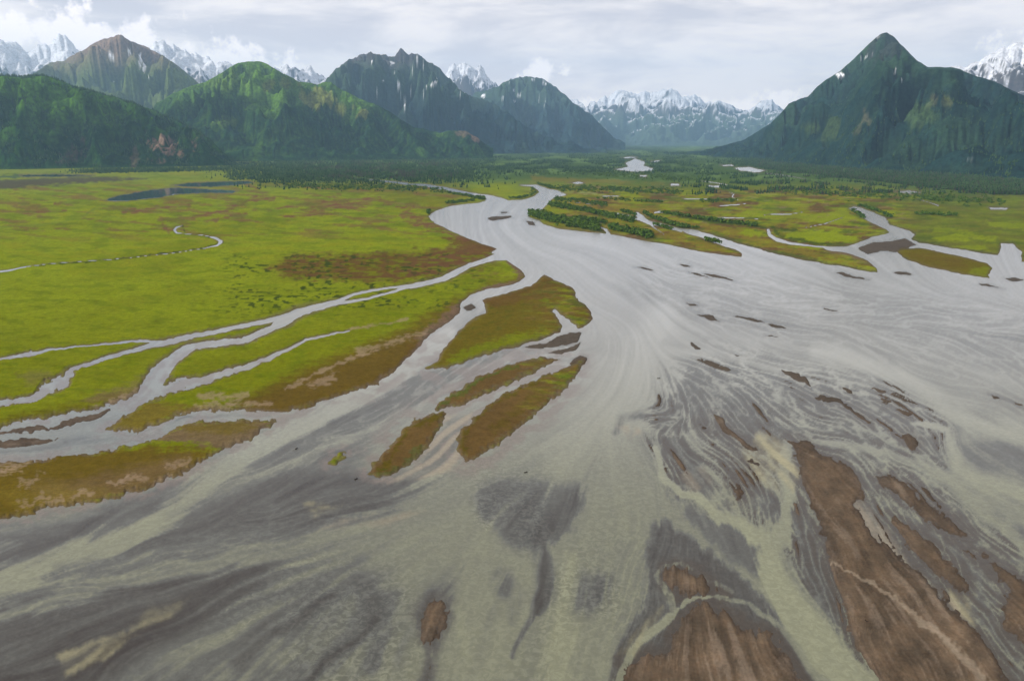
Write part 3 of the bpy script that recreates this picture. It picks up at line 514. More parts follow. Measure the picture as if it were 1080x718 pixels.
for p in (([(640,235),(700,247),(760,262)]), ([(700,232),(760,243),(830,262),(900,280)]), ([(600,214),(660,220),(720,228)])): GL(p, [3,4,4] if len(p) == 3 else [3,4,4,3], ochre, .75)
for p in (([(695,225),(750,234),(800,240),(840,243)]), ([(713,239),(760,250.5),(813,266),(870,277.5),(925,288)]), ([(815,240),(822,249),(860,257),(890,260)]), ([(905,219),(935,230),(940,238),(965,246),(962,253),(1000,261),(1050,269)]), ([(945,268),(970,281),(1000,288),(1045,296)]), ([(945,262),(950,261)]), ([(1068,257),(1078,270),(1100,280)]), ([(600,238),(640,246)])): GL(p, 1.3, dgreen * .75, .85, 1)
GL([(192,238),(196,247),(228,251),(236,256),(213,263),(125,273.6),(37,281)], .7, dgreen * .6, .9, .7); GL([(0,240),(60,236),(90,228),(100,220)], .7, g_far * .8, .8)
# tussock spots
tus = sst(fbm(PX / 9, PY / 2.2, 2, 151), .12, .3) * sst(fbm(PX / 60, PY / 18, 3, 161), -.25, .15)
box_t = sst(WX, 170, 270) * sst(-WX, -540, -470) * sst(WY, 262, 274) * sst(-WY, -350, -318)
mixin(dgreen * .55, tus * box_t * .95); mixin(dgreen * .9, tus * .35 * sst(WX, 400, 440) * sst(-WX, -640, -600) * sst(WY, 290, 300) * sst(-WY, -380, -350))
# far marsh and valley floor under the woods
mixin(forestc, sst(-WY, -199, -186) * sst(WX, 215, 330)); mixin(forestc * .9, sst(-WY, -190, -180) * sst(WX, 520, 560)); mixin(forestc, .6 * sst(-WY, -206, -192) * sst(WX, 600, 680)); mixin(forestc, .75 * sst(-WY, -222, -198) * sst(WX, 880, 1000))
mixin(lin(120, 150, 84, 1.28), .6 * sst(n_px, .05, .3) * sst(-WY, -206, -184) * sst(WX, 230, 300))
G([(-240,193),(0,190),(70,188),(130,187.4),(155,189.5),(110,192),(60,195),(0,199),(-240,206)], lin(88, 82, 66, 1.25), .9, 1.5); G([(-240,199),(0,186),(60,184.4),(100,185.6),(20,187.5)], lin(60,80,60), .8, 1)
G([(505,198),(520,194),(545,196),(530,205),(500,200)], g_bright, .6, 3); G([(560,186),(640,190),(700,194),(640,193),(560,192)], ochre, .6, 2)
for x0, x1, y0, y1 in ((880,985,183,194),(980,1009,193,195.5),(560,640,200,206)): GL([(x0,y0),(x1,y1)], 1, lin(150,160,90,1.2), .8)
# bars and banks
vb = ((1 - sst(land + 2.6 * n_fine + 1.5 * fbm(PX / 16, PY / 10, 3, 481), .5, 5.5)) * sst(PY, 300, 360) * .75)[..., None]; gc = gc * (1 - vb) + lin(112, 98, 84, 1.3) * vb
tone = np.clip(.5 + .3 * S2 + .15 * S1 + .35 * micro, 0, 1)[..., None]
tone = np.clip(.5 + .12 * S2 + .12 * S1 + .35 * micro + 1.1 * fbm(PX / 34, PY / 34, 4, 431), 0, 1)[..., None]
sand = lin(122, 105, 86, 1.25) * tone + lin(94, 83, 70, 1.25) * (1 - tone)
tn = (sst(.5 * fbm(PX / 50, PY / 60, 3, 441) + .12 * S2 + .05 * S1, .08, .26) * .8)[..., None]; tn = tn * .7; sand = sand * (1 - tn) + lin(140, 126, 110, 1.25) * tn
damp = sst(-barf, -16, 1)[..., None] * .75; sand = sand * (1 - damp) + lin(96, 86, 76, 1.25) * damp; sand = sand * (1 + .12 * np.clip(S3, -1.5, 1.5)[..., None]) * (1 - .22 * (line2 * sst(fbm(PX / 30, PY / 24, 2, 531), -.1, .2))[..., None]) * (1 + .16 * (line * sst(fbm(PX / 36, PY / 30, 2, 541), .0, .2))[..., None])
sfar = sst(-PY, -470, -360)[..., None]; sand = sand * (1 - sfar) + lin(100, 92, 82, 1.3) * sfar
shelf = lin(118, 104, 88, 1.2)
gc = gc * lh[..., None] + (sand * sst(bars, -10, -2)[..., None] + shelf * (1 - sst(bars, -10, -2)[..., None])) * (1 - lh[..., None])
edge = sst(-land, -2.6, -.4)[..., None] * (.35 * sst(PY, 225, 300) * sst(land, -1.4, -.3))[..., None]; gc = gc * (1 - edge) + brown * .8 * edge
S([(880,597),(908,611),(936,625),(955,641),(983,662),(1012,690)], 1, 1, 0)
s, d = stroke([(876,594),(895,602),(915,615),(936,625),(955,643),(983,664),(1012,690),(1040,720)], [1.5,1.5,2,2,3,4,5,6], warp=1.5); m = (.6 * (1 - sst(d, .4, 1.3)))[..., None]; gc[s] = gc[s] * (1 - m) + lin(170, 156, 136, 1.2) * m
wet = np.clip(sst(-Z, -.32, .02), 0, 1) * (1 - lh)
gc *= (1 - .25 * wet)[..., None]
GA = np.concatenate([gc.clip(.003, 1), np.maximum(wet * .8, (1 - lh) * .5)[..., None]], -1)
Zg = Z - .02
g = mesh_obj('ground', np.stack([X, Y, Zg], -1).reshape(-1, 3), grid_faces(nr, nc)[:, ::-1], M_land, col=GA.reshape(-1, 4)); tag(g, kind='structure')
# water sheet where the ground is low
lowv = Z < .12; k = lowv[:-1, :-1] | lowv[1:, :-1] | lowv[:-1, 1:] | lowv[1:, 1:]
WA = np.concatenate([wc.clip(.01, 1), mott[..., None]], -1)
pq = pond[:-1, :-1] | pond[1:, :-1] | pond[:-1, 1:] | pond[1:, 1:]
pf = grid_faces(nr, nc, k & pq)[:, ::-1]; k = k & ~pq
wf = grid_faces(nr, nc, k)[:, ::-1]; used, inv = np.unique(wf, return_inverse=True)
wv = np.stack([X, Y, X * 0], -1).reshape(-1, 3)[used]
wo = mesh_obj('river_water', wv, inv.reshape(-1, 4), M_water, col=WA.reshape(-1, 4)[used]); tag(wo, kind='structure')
used, inv = np.unique(pf, return_inverse=True)
po = mesh_obj('pond_water', np.stack([X, Y, X * 0], -1).reshape(-1, 3)[used], inv.reshape(-1, 4), M_pond, col=WA.reshape(-1, 4)[used]); tag(po, kind='structure')
# plain mud and marsh floor beyond and below the modelled sheet
qv = []; o_ = 41000
qv = [(-o_, -1500, -1.2), (o_, -1500, -1.2), (o_, o_, -1.2), (-o_, o_, -1.2)]
far = mesh_obj('terrain', qv, [(0, 1, 2, 3)], M_land, smooth=False, col=[(.12, .12, .06, 0)] * 4); tag(far, kind='structure')

# ------------------------------------------------------------------ mountains
def erode(h, n=9000, batches=7, steps=40, seed=1, rate=.10, cap=4.0):
    g = np.random.default_rng(seed); nr, nc = h.shape; h0 = h.copy()
    for _ in range(batches):
        hs = blur(h, 1); h = np.clip(np.where(np.abs(h - hs) > 1.2, hs, h), h0 - 7, h0 + .6)
        y = g.uniform(1, nr - 3, n); x = g.uniform(1, nc - 3, n); dx = np.zeros(n); dy = np.zeros(n); v = np.ones(n); wtr = np.ones(n); sed = np.zeros(n)
        for _s in range(steps):
            iy = y.astype(int); ix = x.astype(int); fy = y - iy; fx = x - ix
            a, b, c, d = h[iy, ix], h[iy, ix + 1], h[iy + 1, ix], h[iy + 1, ix + 1]
            gxx = (b - a) * (1 - fy) + (d - c) * fy; gyy = (c - a) * (1 - fx) + (d - b) * fx
            ho = a * (1 - fx) * (1 - fy) + b * fx * (1 - fy) + c * (1 - fx) * fy + d * fx * fy
            dx = dx * .25 - gxx * .75; dy = dy * .25 - gyy * .75; l = np.hypot(dx, dy) + 1e-6; dx /= l; dy /= l
            x2 = np.clip(x + dx, 1, nc - 2.01); y2 = np.clip(y + dy, 1, nr - 2.01)
            jy = y2.astype(int); jx = x2.astype(int); ey = y2 - jy; ex = x2 - jx
            hn = h[jy, jx] * (1 - ex) * (1 - ey) + h[jy, jx + 1] * ex * (1 - ey) + h[jy + 1, jx] * (1 - ex) * ey + h[jy + 1, jx + 1] * ex * ey
            dh = hn - ho; cp = np.maximum(-dh, .01) * v * wtr * cap
            dep = np.where(dh > 0, np.minimum(dh, sed), np.where(sed > cp, (sed - cp) * .3, -np.minimum((cp - sed) * rate, -dh * .6)))
            sed -= dep
            for oy, ox, ww in ((0, 0, (1 - fx) * (1 - fy)), (0, 1, fx * (1 - fy)), (1, 0, (1 - fx) * fy), (1, 1, fx * fy)): np.add.at(h, (iy + oy, ix + ox), dep * ww)
            v = np.sqrt(np.maximum(v * v - dh * .6, .05)); v = np.minimum(v, 3); wtr *= .975; x, y = x2, y2
    return np.clip(h, h0 - 7, h0 + .6)
def blur(h, n=1):
    for _ in range(n):
        h = (np.pad(h, 1, 'edge')[:-2, 1:-1] + np.pad(h, 1, 'edge')[2:, 1:-1] + np.pad(h, 1, 'edge')[1:-1, :-2] + np.pad(h, 1, 'edge')[1:-1, 2:] + 4 * h) / 8
    return h
def mountain(name, label, sk, dep, base, pal, mat, step=1.0, rows_=(200, 50), prof=1.0, rib=.16, lam=420., jag=.012, snow=None, seed=1, ero=True, patches=(), spurs=(), specks=(), det=(0, 300)):
    sk = np.array(sk, float); px = np.arange(sk[0, 0], sk[-1, 0] + .1, step); py = np.interp(px, sk[:, 0], sk[:, 1])
    Yc = np.interp(px, *np.array(dep, float).T); Yb = np.interp(px, *np.array(base, float).T)
    Xc, _, Zc = at_depth(px, py, Yc); tanA = Xc / Yc
    endf = np.minimum(sst(px, px[0], px[0] + 8), 1) * sst(-px, -px[-1], -px[-1] + 8)
    Zc = np.maximum(Zc, 8) + jag * Zc.max() * endf * ((.5 - np.abs(fbm(Xc / (lam * .8), Xc * 0 + .37, 6, seed + 5, .58)) * 3.2)) * 2.4
    kn = np.exp(-np.linspace(-2, 2, int(44 / step) | 1) ** 2); kn /= kn.sum(); hw = len(kn) // 2
    Zb = np.convolve(np.pad(Zc, hw, 'edge'), kn, 'valid')
    nf, nb = rows_; t = np.concatenate([np.linspace(0, 1, nf), 1 + np.linspace(0, 1, nb + 1)[1:]])[:, None]
    Yg = np.where(t <= 1, Yb + (Yc - Yb) * t, Yc + (Yc - Yb) * .7 * (t - 1)); Xg = Yg * tanA
    tf = np.minimum(t, 1)
    g_ = np.where(prof < 0, 1 - (1 - tf) ** -prof, tf ** abs(prof)); bl_ = np.clip(t, 0, 1) ** 7; z = (Zb * (1 - bl_) + Zc * bl_) * np.where(t <= 1, g_, np.maximum(0, 1 - (t - 1)) ** 1.1)
    wx = Xg + lam * 1.3 * fbm(Xg / lam / 1.7, Yg / lam / 1.7, 3, seed + 20); wy = Yg + lam * 1.0 * fbm(Xg / lam / 1.7 + 30, Yg / lam / 1.7, 3, seed + 21)
    slope_len = 1.7
    r1 = 1 - np.abs(perlin(wx / lam, wy / lam / slope_len, seed)) * 2.2; r2 = 1 - np.abs(perlin(wx / lam * 2.3, wy / lam / slope_len * 2.3 + 7, seed + 1)) * 2.2; r3 = 1 - np.abs(fbm(wx / lam * 5, wy / lam / 1.5 * 5, 3, seed + 2)) * 2.2
    iso = 1 - np.abs(fbm(wx / lam * 1.6 + 3, (Yg + z) / lam * 1.3, 5, seed + 9, .6)) * 4
    ribs = (r1 + .5 * r2 + .2 * r3 + .75 * iso) / 2.45 - .5
    env = np.sin(np.pi * np.clip(tf ** .85, 0, 1)) ** .8 + .12 * tf
    env = np.where(t > 1, .3, env)
    crest = np.where(t > 1, 0, sst(1 - tf, .0, .10))
    z = z + Zc.max() ** .35 * np.maximum(Zc, 1) ** .65 * rib * env * ribs * (.25 + .75 * crest)
    if det[0]:
        dw = det[1] * .5; ax = Xg + dw * fbm(Xg / det[1] / 1.4, Yg / det[1] / 1.4, 3, seed + 70); ay = Yg + dw * fbm(Xg / det[1] / 1.4 + 9, Yg / det[1] / 1.4, 3, seed + 71)
        rd = (1 - np.abs(perlin(ax / det[1], ay / det[1], seed + 72)) * 2.4) + .55 * (1 - np.abs(perlin(ax / det[1] * 2.1, ay / det[1] * 2.1 + 5, seed + 73)) * 2.4) + .3 * (1 - np.abs(perlin(ax / det[1] * 4.3, ay / det[1] * 4.3, seed + 74)) * 2.4)
        z = z + det[0] * (rd - .9) * env * (.3 + .7 * crest) * (t <= 1)
    for pts, amp, wpx in spurs:
        q = np.array(pts, float); q = q[np.argsort(q[:, 1])]; cxp = np.interp(t[:, 0], q[:, 1], q[:, 0])[:, None] + wpx * .8 * fbm(t * 6, t * 0 + pts[0][0], 3, seed + 60)
        d_ = np.abs(px[None, :] - cxp) / (wpx * (1.35 - .7 * tf)) * (1 + .5 * fbm(Xg / 300, Yg / 300, 3, seed + 61)); prof_ = np.maximum(0, 1 - d_) ** 1.25
        z = z + amp * Zc.max() * prof_ * np.sin(np.pi * np.clip(tf, 0, 1)) ** .7 * (t < 1) * sst(t, q[0, 1] - .1, q[0, 1] + .1)
    z = np.maximum(z, -5 + 0 * z)
    lid = Zc + 0 * z                                   # spurs never stand above the traced skyline as seen from here
    cell = float(np.median(np.hypot(np.diff(Xg, axis=1)[:, :-1][:-1], np.diff(Yg, axis=0)[:, 1:][:, :-1])))
    if ero:
        h = z / cell; h = erode(h, seed=seed, n=int(h.size / 30)); ze = blur(h, 3) * cell; z = z + (ze - z) * np.where(t > .985, sst(1.0 - t, 0, .015) * 0 + (t > 1) * .5, 1)
    lim = H + (Zc - H) * (Yg / Yc) + (1 - tf) * -0.0
    z = np.where(t < 1, np.minimum(z, lim - (1 - tf) * 18), z)
    z = z * (.02 + .98 * sst(t, -.001, .03)) - 6 * (t < .004)
    # surface colours by height, slope, hollow
    hb = blur(z, 6); conc = (hb - z) / cell; zx = np.gradient(z, axis=1) / np.maximum(np.gradient(Xg, axis=1), 1); zy = np.gradient(z, axis=0) / np.maximum(np.gradient(Yg, axis=0), 1)
    slope = np.hypot(zx, zy); nz = fbm(Xg / (lam * .35), Yg / (lam * .7), 4, seed + 40); n2 = fbm(Xg / (lam * .12), Yg / (lam * .2), 3, seed + 50)
    n4 = fbm(Xg / lam * 10, (Yg + z) / lam * 6, 2, seed + 57)
    alt = z + nz * pal.get('nz', 120)
    col = np.empty(z.shape + (3,)); col[:] = pal['forest']
    def mx(c, m):
        nonlocal col
        m = np.clip(m, 0, 1)[..., None]; col = col * (1 - m) + np.asarray(c) * m
    mx(pal['forest'] * .62, sst(n2 + .7 * n4, .0, .4) * .9)
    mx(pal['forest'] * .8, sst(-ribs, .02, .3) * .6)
    mx(pal['meadow'], .6 * sst(ribs, .0, .3) * sst(alt, *pal['meadow_at']))
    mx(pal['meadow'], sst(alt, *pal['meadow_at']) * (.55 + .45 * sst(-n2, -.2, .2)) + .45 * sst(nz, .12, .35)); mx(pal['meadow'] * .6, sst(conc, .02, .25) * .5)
    slope = np.minimum(slope, 1.5); mx(pal['rock'], sst(alt + slope * pal.get('rs', 60) + n2 * 120, *pal['rock_at'])); mx(pal['rock'] * 1.3, sst(n2, .15, .4) * sst(alt, *pal['rock_at']) * .7)
    if snow:
        s0, s1, dense = snow; sn = sst(z + conc * 200 + n2 * 500 + nz * 400 + n4 * 250 - 1300 * (slope - blur(slope, 14)), s0, s1)
        mx((.68, .70, .75), sst(sn, .5 - dense * .35, .56) * .95)
    prg = np.random.default_rng(seed + 500); patches = [(a, b, ra * .8, rb * .8, c, kk) if c[2] > .6 else (a, b, ra, rb, c, kk) for a, b, ra, rb, c, kk in patches]
    for x0, x1, y0, y1, n_ in specks: patches += [(prg.uniform(x0, x1), prg.uniform(y0, y1), prg.uniform(.6, 1.7), prg.uniform(.5, 1.1), np.array([.8, .82, .86]), prg.uniform(.5, 1)) for _ in range(n_)]
    for (a, b, ra, rb, c, kk) in patches:              # scarps, green and yellowish patches, snow fields; right mountain's sunlit spots painted here too
        ppx, ppy = to_px(Xg, Yg, z); wgt = 1.3 if c[2] < .6 else 1.0; q = np.hypot((ppx - a) / ra / wgt, (ppy - b) / rb / wgt) + 1.1 * nz + 1.5 * n2 + .9 * n4; mx(c, kk * (1 - sst(q, .62, .95)))
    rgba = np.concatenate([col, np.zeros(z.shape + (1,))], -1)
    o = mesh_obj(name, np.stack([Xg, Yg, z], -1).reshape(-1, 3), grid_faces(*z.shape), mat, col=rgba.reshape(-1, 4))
    tag(o, label, kind='structure'); return o, (Xg, Yg, z)

f1, m1 = lin(38, 74, 34, 1.35), lin(86, 130, 34, 1.25); rk = lin(126, 106, 90, 1.3); rkb = lin(96, 88, 84, 1.3)
scar = lin(150, 122, 104, 1.25); SNW = np.array([.8, .82, .86])
hillA, hgA = mountain('forested_hill', 'dark green forested hill at the left edge of the valley', [(-330,120),(-240,95),(-120,78),(-40,76),(0,80),(20,82),(45,80),(62,84),(80,92),(100,97),(125,104),(150,112),(180,124),(205,135),(222,147),(232,157),(244,168),(255,174)],
    [(-330,6500),(120,7000),(200,6600),(255,6300)], [(-330,4700),(0,5200),(150,5600),(255,6000)], dict(forest=f1 * .9, meadow=m1 * .85, meadow_at=(250, 700), rock=f1, rock_at=(2000, 3000), nz=300), M_hill, prof=-1.7, rib=.5, lam=600, jag=.008, det=(38, 260), seed=3, spurs=[([(62,1),(80,.7),(95,.35),(98,.02)],.12,26),([(125,.96),(150,.6),(160,.1)],.12,22),([(0,.96),(15,.5),(10,.02)],.12,26),([(180,.96),(205,.5),(215,.05)],.1,16)],
    patches=[(166,150,9,9,scar,.9), (180,154,5,7,scar*.9,.8), (203,150,4,8,scar*.9,.8), (190,162,3,3,scar,.8), (74,165,9,10,rk*.7,.6), (142,168,3,8,rk*.8,.6), (215,140,3,5,rk,.6), (60,108,24,9,m1,.7), (110,125,18,8,m1*.8,.6), (20,100,20,8,m1*.9,.6)])
mountain('mountain', 'brown scree peak with green lower slopes behind the left hill', [(-60,110),(20,88),(45,72),(75,55),(100,45),(115,40),(127,37),(138,42),(160,53),(180,66),(205,84),(225,100),(260,120),(290,140)],
    [(-60,14500),(290,14500)], [(-60,10500),(290,10500)], dict(forest=lin(96,120,70,1.3), meadow=lin(110,128,70,1.3), meadow_at=(300,800), rock=lin(146,122,104,1.2), rock_at=(1350,2000), rs=150), M_rock, step=.7, prof=1.0, rib=.7, lam=1500, jag=.012, det=(120, 620), seed=12, specks=[(95,190,50,90,6)], rows_=(160, 30), spurs=[([(127,1),(132,.75),(128,.45),(135,.1)],.18,24),([(100,.96),(88,.6),(80,.2)],.14,22),([(160,.96),(175,.6),(190,.2)],.16,20)],
    patches=[(118,60,6,3,SNW,1), (148,62,2.2,8,SNW,1), (152,71,2,5,SNW,1), (137,54,3,2,SNW,1), (106,76,2,2,SNW,.9), (122,70,2,2,SNW,.9)])
mountain('mountain', 'jagged snow covered range on the far left skyline', [(-300,70),(-180,40),(-120,52),(-60,42),(0,45),(14,46),(26,52),(42,46),(60,40),(72,42),(84,50),(100,58),(130,60),(150,52),(165,46),(172,45),(186,52),(198,58),(215,60),(228,58),(240,62),(250,67),(270,80),(290,76),(300,74),(312,71),(330,75),(345,80),(380,95),(430,110)],
    [(-300,23000),(430,23000)], [(-300,17000),(430,17000)], dict(forest=lin(90,98,84,1.2), meadow=lin(96,100,86,1.2), meadow_at=(600,1200), rock=rkb * 1.1, rock_at=(700,1400)), M_rock, prof=.9, rib=.45, lam=1900, jag=.04, snow=(1250, 2100, .8), det=(220, 1000), seed=22, rows_=(120, 20))
mountain('mountain', 'rounded green hill left of the dark central peak', [(140,150),(165,110),(185,98),(200,93),(220,86),(235,77),(250,68),(262,65),(275,66),(285,70),(300,78),(315,86),(335,88),(350,88),(370,97),(385,106),(400,113),(420,124),(435,131),(450,135),(465,140),(478,138),(492,138),(503,145),(512,153),(520,156)],
    [(140,9000),(265,9600),(350,9300),(450,8800),(520,8600)], [(140,6800),(300,7200),(430,7800),(520,8200)], dict(forest=lin(44,76,44,1.35), meadow=lin(100,140,48,1.25), meadow_at=(420, 900), rock=lin(96,110,62,1.3), rock_at=(1300, 2000), nz=330), M_hill, step=.8, prof=-1.25, rib=.62, lam=1100, jag=.010, det=(70, 420), seed=33, spurs=[([(262,1),(255,.75),(235,.5),(215,.2)],.13,26),([(285,.96),(300,.7),(310,.4),(300,.1)],.14,24),([(350,.98),(372,.7),(385,.4),(380,.1)],.16,26),([(400,.96),(425,.6),(440,.2)],.12,20)],
    patches=[(335,104,26,6,lin(140,146,70,1.25),.75), (366,115,14,7,lin(140,146,70,1.25),.7), (300,88,14,5,lin(128,134,66,1.25),.6), (503,145,5,5,scar,.8), (490,141,6,2.5,scar*.8,.5), (240,85,20,6,lin(116,148,60,1.3),.6), (236,128,9,4,lin(116,148,60,1.3),.6), (258,68,2,1,SNW,.9)])
mountain('mountain', 'dark blue-green rocky peak in the centre left', [(290,150),(320,110),(338,92),(346,80),(356,75),(370,65),(381,60),(392,57),(402,58),(410,59),(416,58),(424,53),(434,52),(442,54),(452,60),(461,68),(468,75),(478,86),(490,94),(504,101),(520,112),(545,126),(575,140),(610,150),(640,154)],
    [(290,14000),(640,14000)], [(290,10000),(440,10200),(640,11500)], dict(forest=lin(42,66,70,1.25), meadow=lin(76,98,72,1.3), meadow_at=(500,1200), rock=lin(92,84,86,1.3), rock_at=(1300,1900), rs=120), M_rock, step=.7, prof=1.05, rib=.9, lam=1500, jag=.03, det=(150, 620), seed=44, specks=[(375,470,60,110,12)], rows_=(180, 30), spurs=[([(434,1),(440,.75),(452,.45),(470,.1)],.20,20),([(404,.98),(400,.7),(388,.4),(375,.1)],.16,18),([(425,.95),(418,.6),(425,.3),(415,.05)],.12,12),([(468,.96),(480,.6),(505,.3),(520,.05)],.14,18),([(370,.95),(360,.6),(350,.2)],.1,16),([(500,.96),(530,.5),(560,.1)],.1,18)],
    patches=[(440,62,3,5,SNW,1), (412,68,4,2,SNW,1), (459,86,2.5,5,SNW,1), (457,90,4,2,SNW,1), (420,90,2,4,SNW,.9), (426,108,2,4,SNW,.9), (392,65,1.5,3,SNW,.9), (434,97,3,1.5,SNW,.7), (485,99,3,2,SNW,.8), (384,90,1.5,3,SNW,.8)])
mountain('mountain', 'pyramid peak with long slope right of the dark central peak', [(470,140),(490,118),(500,100),(512,96),(524,93),(535,87),(545,83),(556,81),(566,82),(575,86),(585,93),(598,102),(612,113),(625,124),(638,136),(650,146),(660,151)],
    [(470,18000),(660,18000)], [(470,13500),(660,14500)], dict(forest=lin(46,72,76,1.25), meadow=lin(80,104,80,1.3), meadow_at=(600,1300), rock=lin(92,86,88,1.3), rock_at=(1400,2100)), M_rock, step=.7, prof=1.1, rib=.8, lam=1700, jag=.025, det=(150, 750), seed=55, specks=[(520,600,86,112,8)], rows_=(150, 25), spurs=[([(560,1),(564,.7),(572,.35),(580,.05)],.20,18),([(535,.96),(530,.6),(540,.2)],.13,14),([(585,.96),(598,.6),(612,.2)],.14,14),([(612,.96),(625,.5)],.1,12)],
    patches=[(541,96,3,2,SNW,1), (510,101,3,2,SNW,1), (575,88,3,1.5,SNW,1), (562,84,2,1.2,SNW,1), (530,103,3,1,SNW,.8), (548,100,2,1,SNW,.8)])
mountain('mountain', 'snowy crags between the two central peaks', [(440,110),(458,84),(468,76),(478,72),(490,71),(500,74),(508,73),(515,80),(524,84),(534,82),(542,83),(556,96),(575,110)],
    [(440,26000),(575,26000)], [(440,20000),(575,20000)], dict(forest=rkb, meadow=rkb, meadow_at=(600,1200), rock=rkb, rock_at=(700,1400)), M_rock, step=.7, prof=.9, rib=.5, lam=1700, jag=.05, snow=(1400, 2200, .8), det=(240, 1100), seed=66, rows_=(100, 20))
mountain('mountain', 'long snow capped range closing the far end of the valley', [(540,150),(570,118),(590,100),(604,104),(618,110),(630,106),(642,102),(655,97),(668,98),(684,97),(700,95),(712,97),(722,99),(735,103),(746,108),(758,107),(770,113),(785,119),(796,114),(806,108),(814,108),(824,118),(840,124),(870,130),(920,145)],
    [(540,34000),(920,34000)], [(540,25000),(920,25000)], dict(forest=lin(84,104,84,1.3), meadow=lin(92,112,84,1.3), meadow_at=(600,1200), rock=rkb * .95, rock_at=(900,1500), nz=200), M_rock, step=.8, prof=.95, rib=.5, lam=2600, jag=.05, snow=(900, 1700, .8), det=(300, 1500), seed=77, rows_=(120, 20))
hillB, hgB = mountain('mountain', 'dark green pointed mountain on the right side of the valley', [(700,160),(740,159.5),(765,154),(785,147),(798,140),(812,132),(822,122),(832,109),(842,105),(852,102),(862,92),(872,84),(886,76),(896,66.5),(906,57),(916,47),(924,39.5),(930,35.5),(935,34.5),(940,38),(948,46.5),(957,55.5),(968,65),(978,71),(990,71),(1005,72),(1020,76),(1040,84),(1060,92),(1080,99),(1130,112),(1220,110),(1330,130)],
    [(700,12500),(830,10500),(930,8600),(1080,7600),(1330,6800)], [(700,11000),(780,8000),(850,6300),(950,4900),(1080,4000),(1330,3300)], dict(forest=lin(34,60,56,1.25), meadow=lin(64,92,62,1.3), meadow_at=(450,1200), rock=lin(84,90,92,1.3), rock_at=(1250,1500), nz=260, rs=60), M_hill, prof=1.0, rib=.85, lam=1300, jag=.009, det=(90, 430), seed=88, specks=[(880,990,52,90,8)], rows_=(260, 40), spurs=[([(933,1),(946,.8),(975,.55),(1000,.25),(1010,.02)],.16,34),([(890,.95),(880,.7),(868,.4),(850,.05)],.14,26),([(1040,.98),(1055,.6),(1070,.2)],.13,36),([(850,.95),(835,.6),(815,.1)],.08,22),([(925,.9),(918,.6),(925,.25),(915,.02)],.07,14)],
    patches=[(912,120,4,7,lin(120,112,80,1.3),.45), (905,138,4,9,lin(112,112,74,1.3),.4), (985,105,5,6,lin(120,114,76,1.3),.4), (968,118,14,8,lin(92,116,60,1.3),.5), (1000,106,8,6,lin(120,124,66,1.3),.5), (925,38,4,4,SNW*.8,.7), (886,79,4,2,SNW,1), (920,58,1.2,2,SNW,.9), (944,75,4,1.5,SNW,.9), (956,69,4,1,SNW,.9), (975,77,2.5,1,SNW,.9), (981,75,2,1,SNW,.8), (895,104,2,1,SNW,.7), (932,50,16,14,lin(66,68,66,1.3),.7), (1024,168,6,1,lin(120,128,130),.5), (870,135,12,7,lin(92,112,58,1.3),.5)])  # yellow-green patches right of the peak are sunlit spots painted into the slope
mountain('mountain', 'snow covered mountain rising at the right edge of the picture', [(960,110),(985,86),(1005,72),(1014,68),(1024,62),(1034,60),(1044,56),(1054,53),(1062,53),(1070,48),(1080,50),(1095,42),(1130,48),(1180,36),(1240,60),(1330,90)],
    [(960,15000),(1330,14000)], [(960,11000),(1330,10000)], dict(forest=rkb, meadow=rkb, meadow_at=(500,1200), rock=rkb, rock_at=(600,1300)), M_rock, prof=.9, rib=.42, lam=1500, jag=.03, snow=(850, 1500, .8), det=(150, 800), seed=99, rows_=(130, 20))

# ------------------------------------------------------------------ trees
def leaf_mat(name, c1, c2, s=.12):
    m = bpy.data.materials.new(name); m.use_nodes = True; nt = m.node_tree; b = nt.nodes['Principled BSDF']
    oi = N(nt, 'ShaderNodeObjectInfo'); geo = N(nt, 'ShaderNodeNewGeometry'); n = N(nt, 'ShaderNodeTexNoise', i_Scale=s, i_Detail=3.0); L(nt, geo.outputs['Position'], n.inputs['Vector'])
    L(nt, mixc(nt, ramp(nt, n.outputs[0], .35, .65), tuple(c1), tuple(c2)), b.inputs['Base Color']); b.inputs['Roughness'].default_value = 1; b.inputs['Specular IOR Level'].default_value = 0; return m
M_spr = leaf_mat('spruce_needles', lin(50, 76, 46, 1.2), lin(84, 112, 66, 1.2), .02); M_dead = leaf_mat('bare_grey_wood', lin(104, 92, 88, 1.3), lin(84, 84, 70, 1.3), .08); M_shr = leaf_mat('alder_leaves', lin(66, 98, 34, 1.3), lin(108, 136, 50, 1.3), .15); M_bark = leaf_mat('bark', lin(90, 78, 66), lin(70, 60, 50), 1.)
def spruce_geo(r, h, tiers=4, sides=7, jit=.25, g=rng):
    V, Fc = [], []
    b = h * .06
    for i in range(tiers):
        z0 = b + (h - b) * (i / tiers) * .9; z1 = min(h, z0 + (h - b) * (1.55 / tiers)); rr = r * (1 - i / tiers) ** .85 * g.uniform(.85, 1.15); base = len(V); a0 = g.uniform(0, 6)
        for j in range(sides):
            a = a0 + j * 2 * math.pi / sides; q = rr * g.uniform(1 - jit, 1 + jit); V.append((q * math.cos(a), q * math.sin(a), z0 + g.uniform(-.03, .03) * h))
        V.append((0, 0, z1 if i < tiers - 1 else h)); V.append((0, 0, z0 + .06 * h)); top, bot = len(V) - 2, len(V) - 1
        for j in range(sides): k_ = (j + 1) % sides; Fc += [(base + j, base + k_, top), (base + k_, base + j, bot)]
    base = len(V); tr = max(.12, h * .016)
    for j in range(4): a = j * math.pi / 2; V.append((tr * math.cos(a), tr * math.sin(a), -.5))
    V.append((0, 0, h * .5))
    for j in range(4): Fc.append((base + j, base + (j + 1) % 4, base + 4))
    return np.array(V), np.array(Fc)
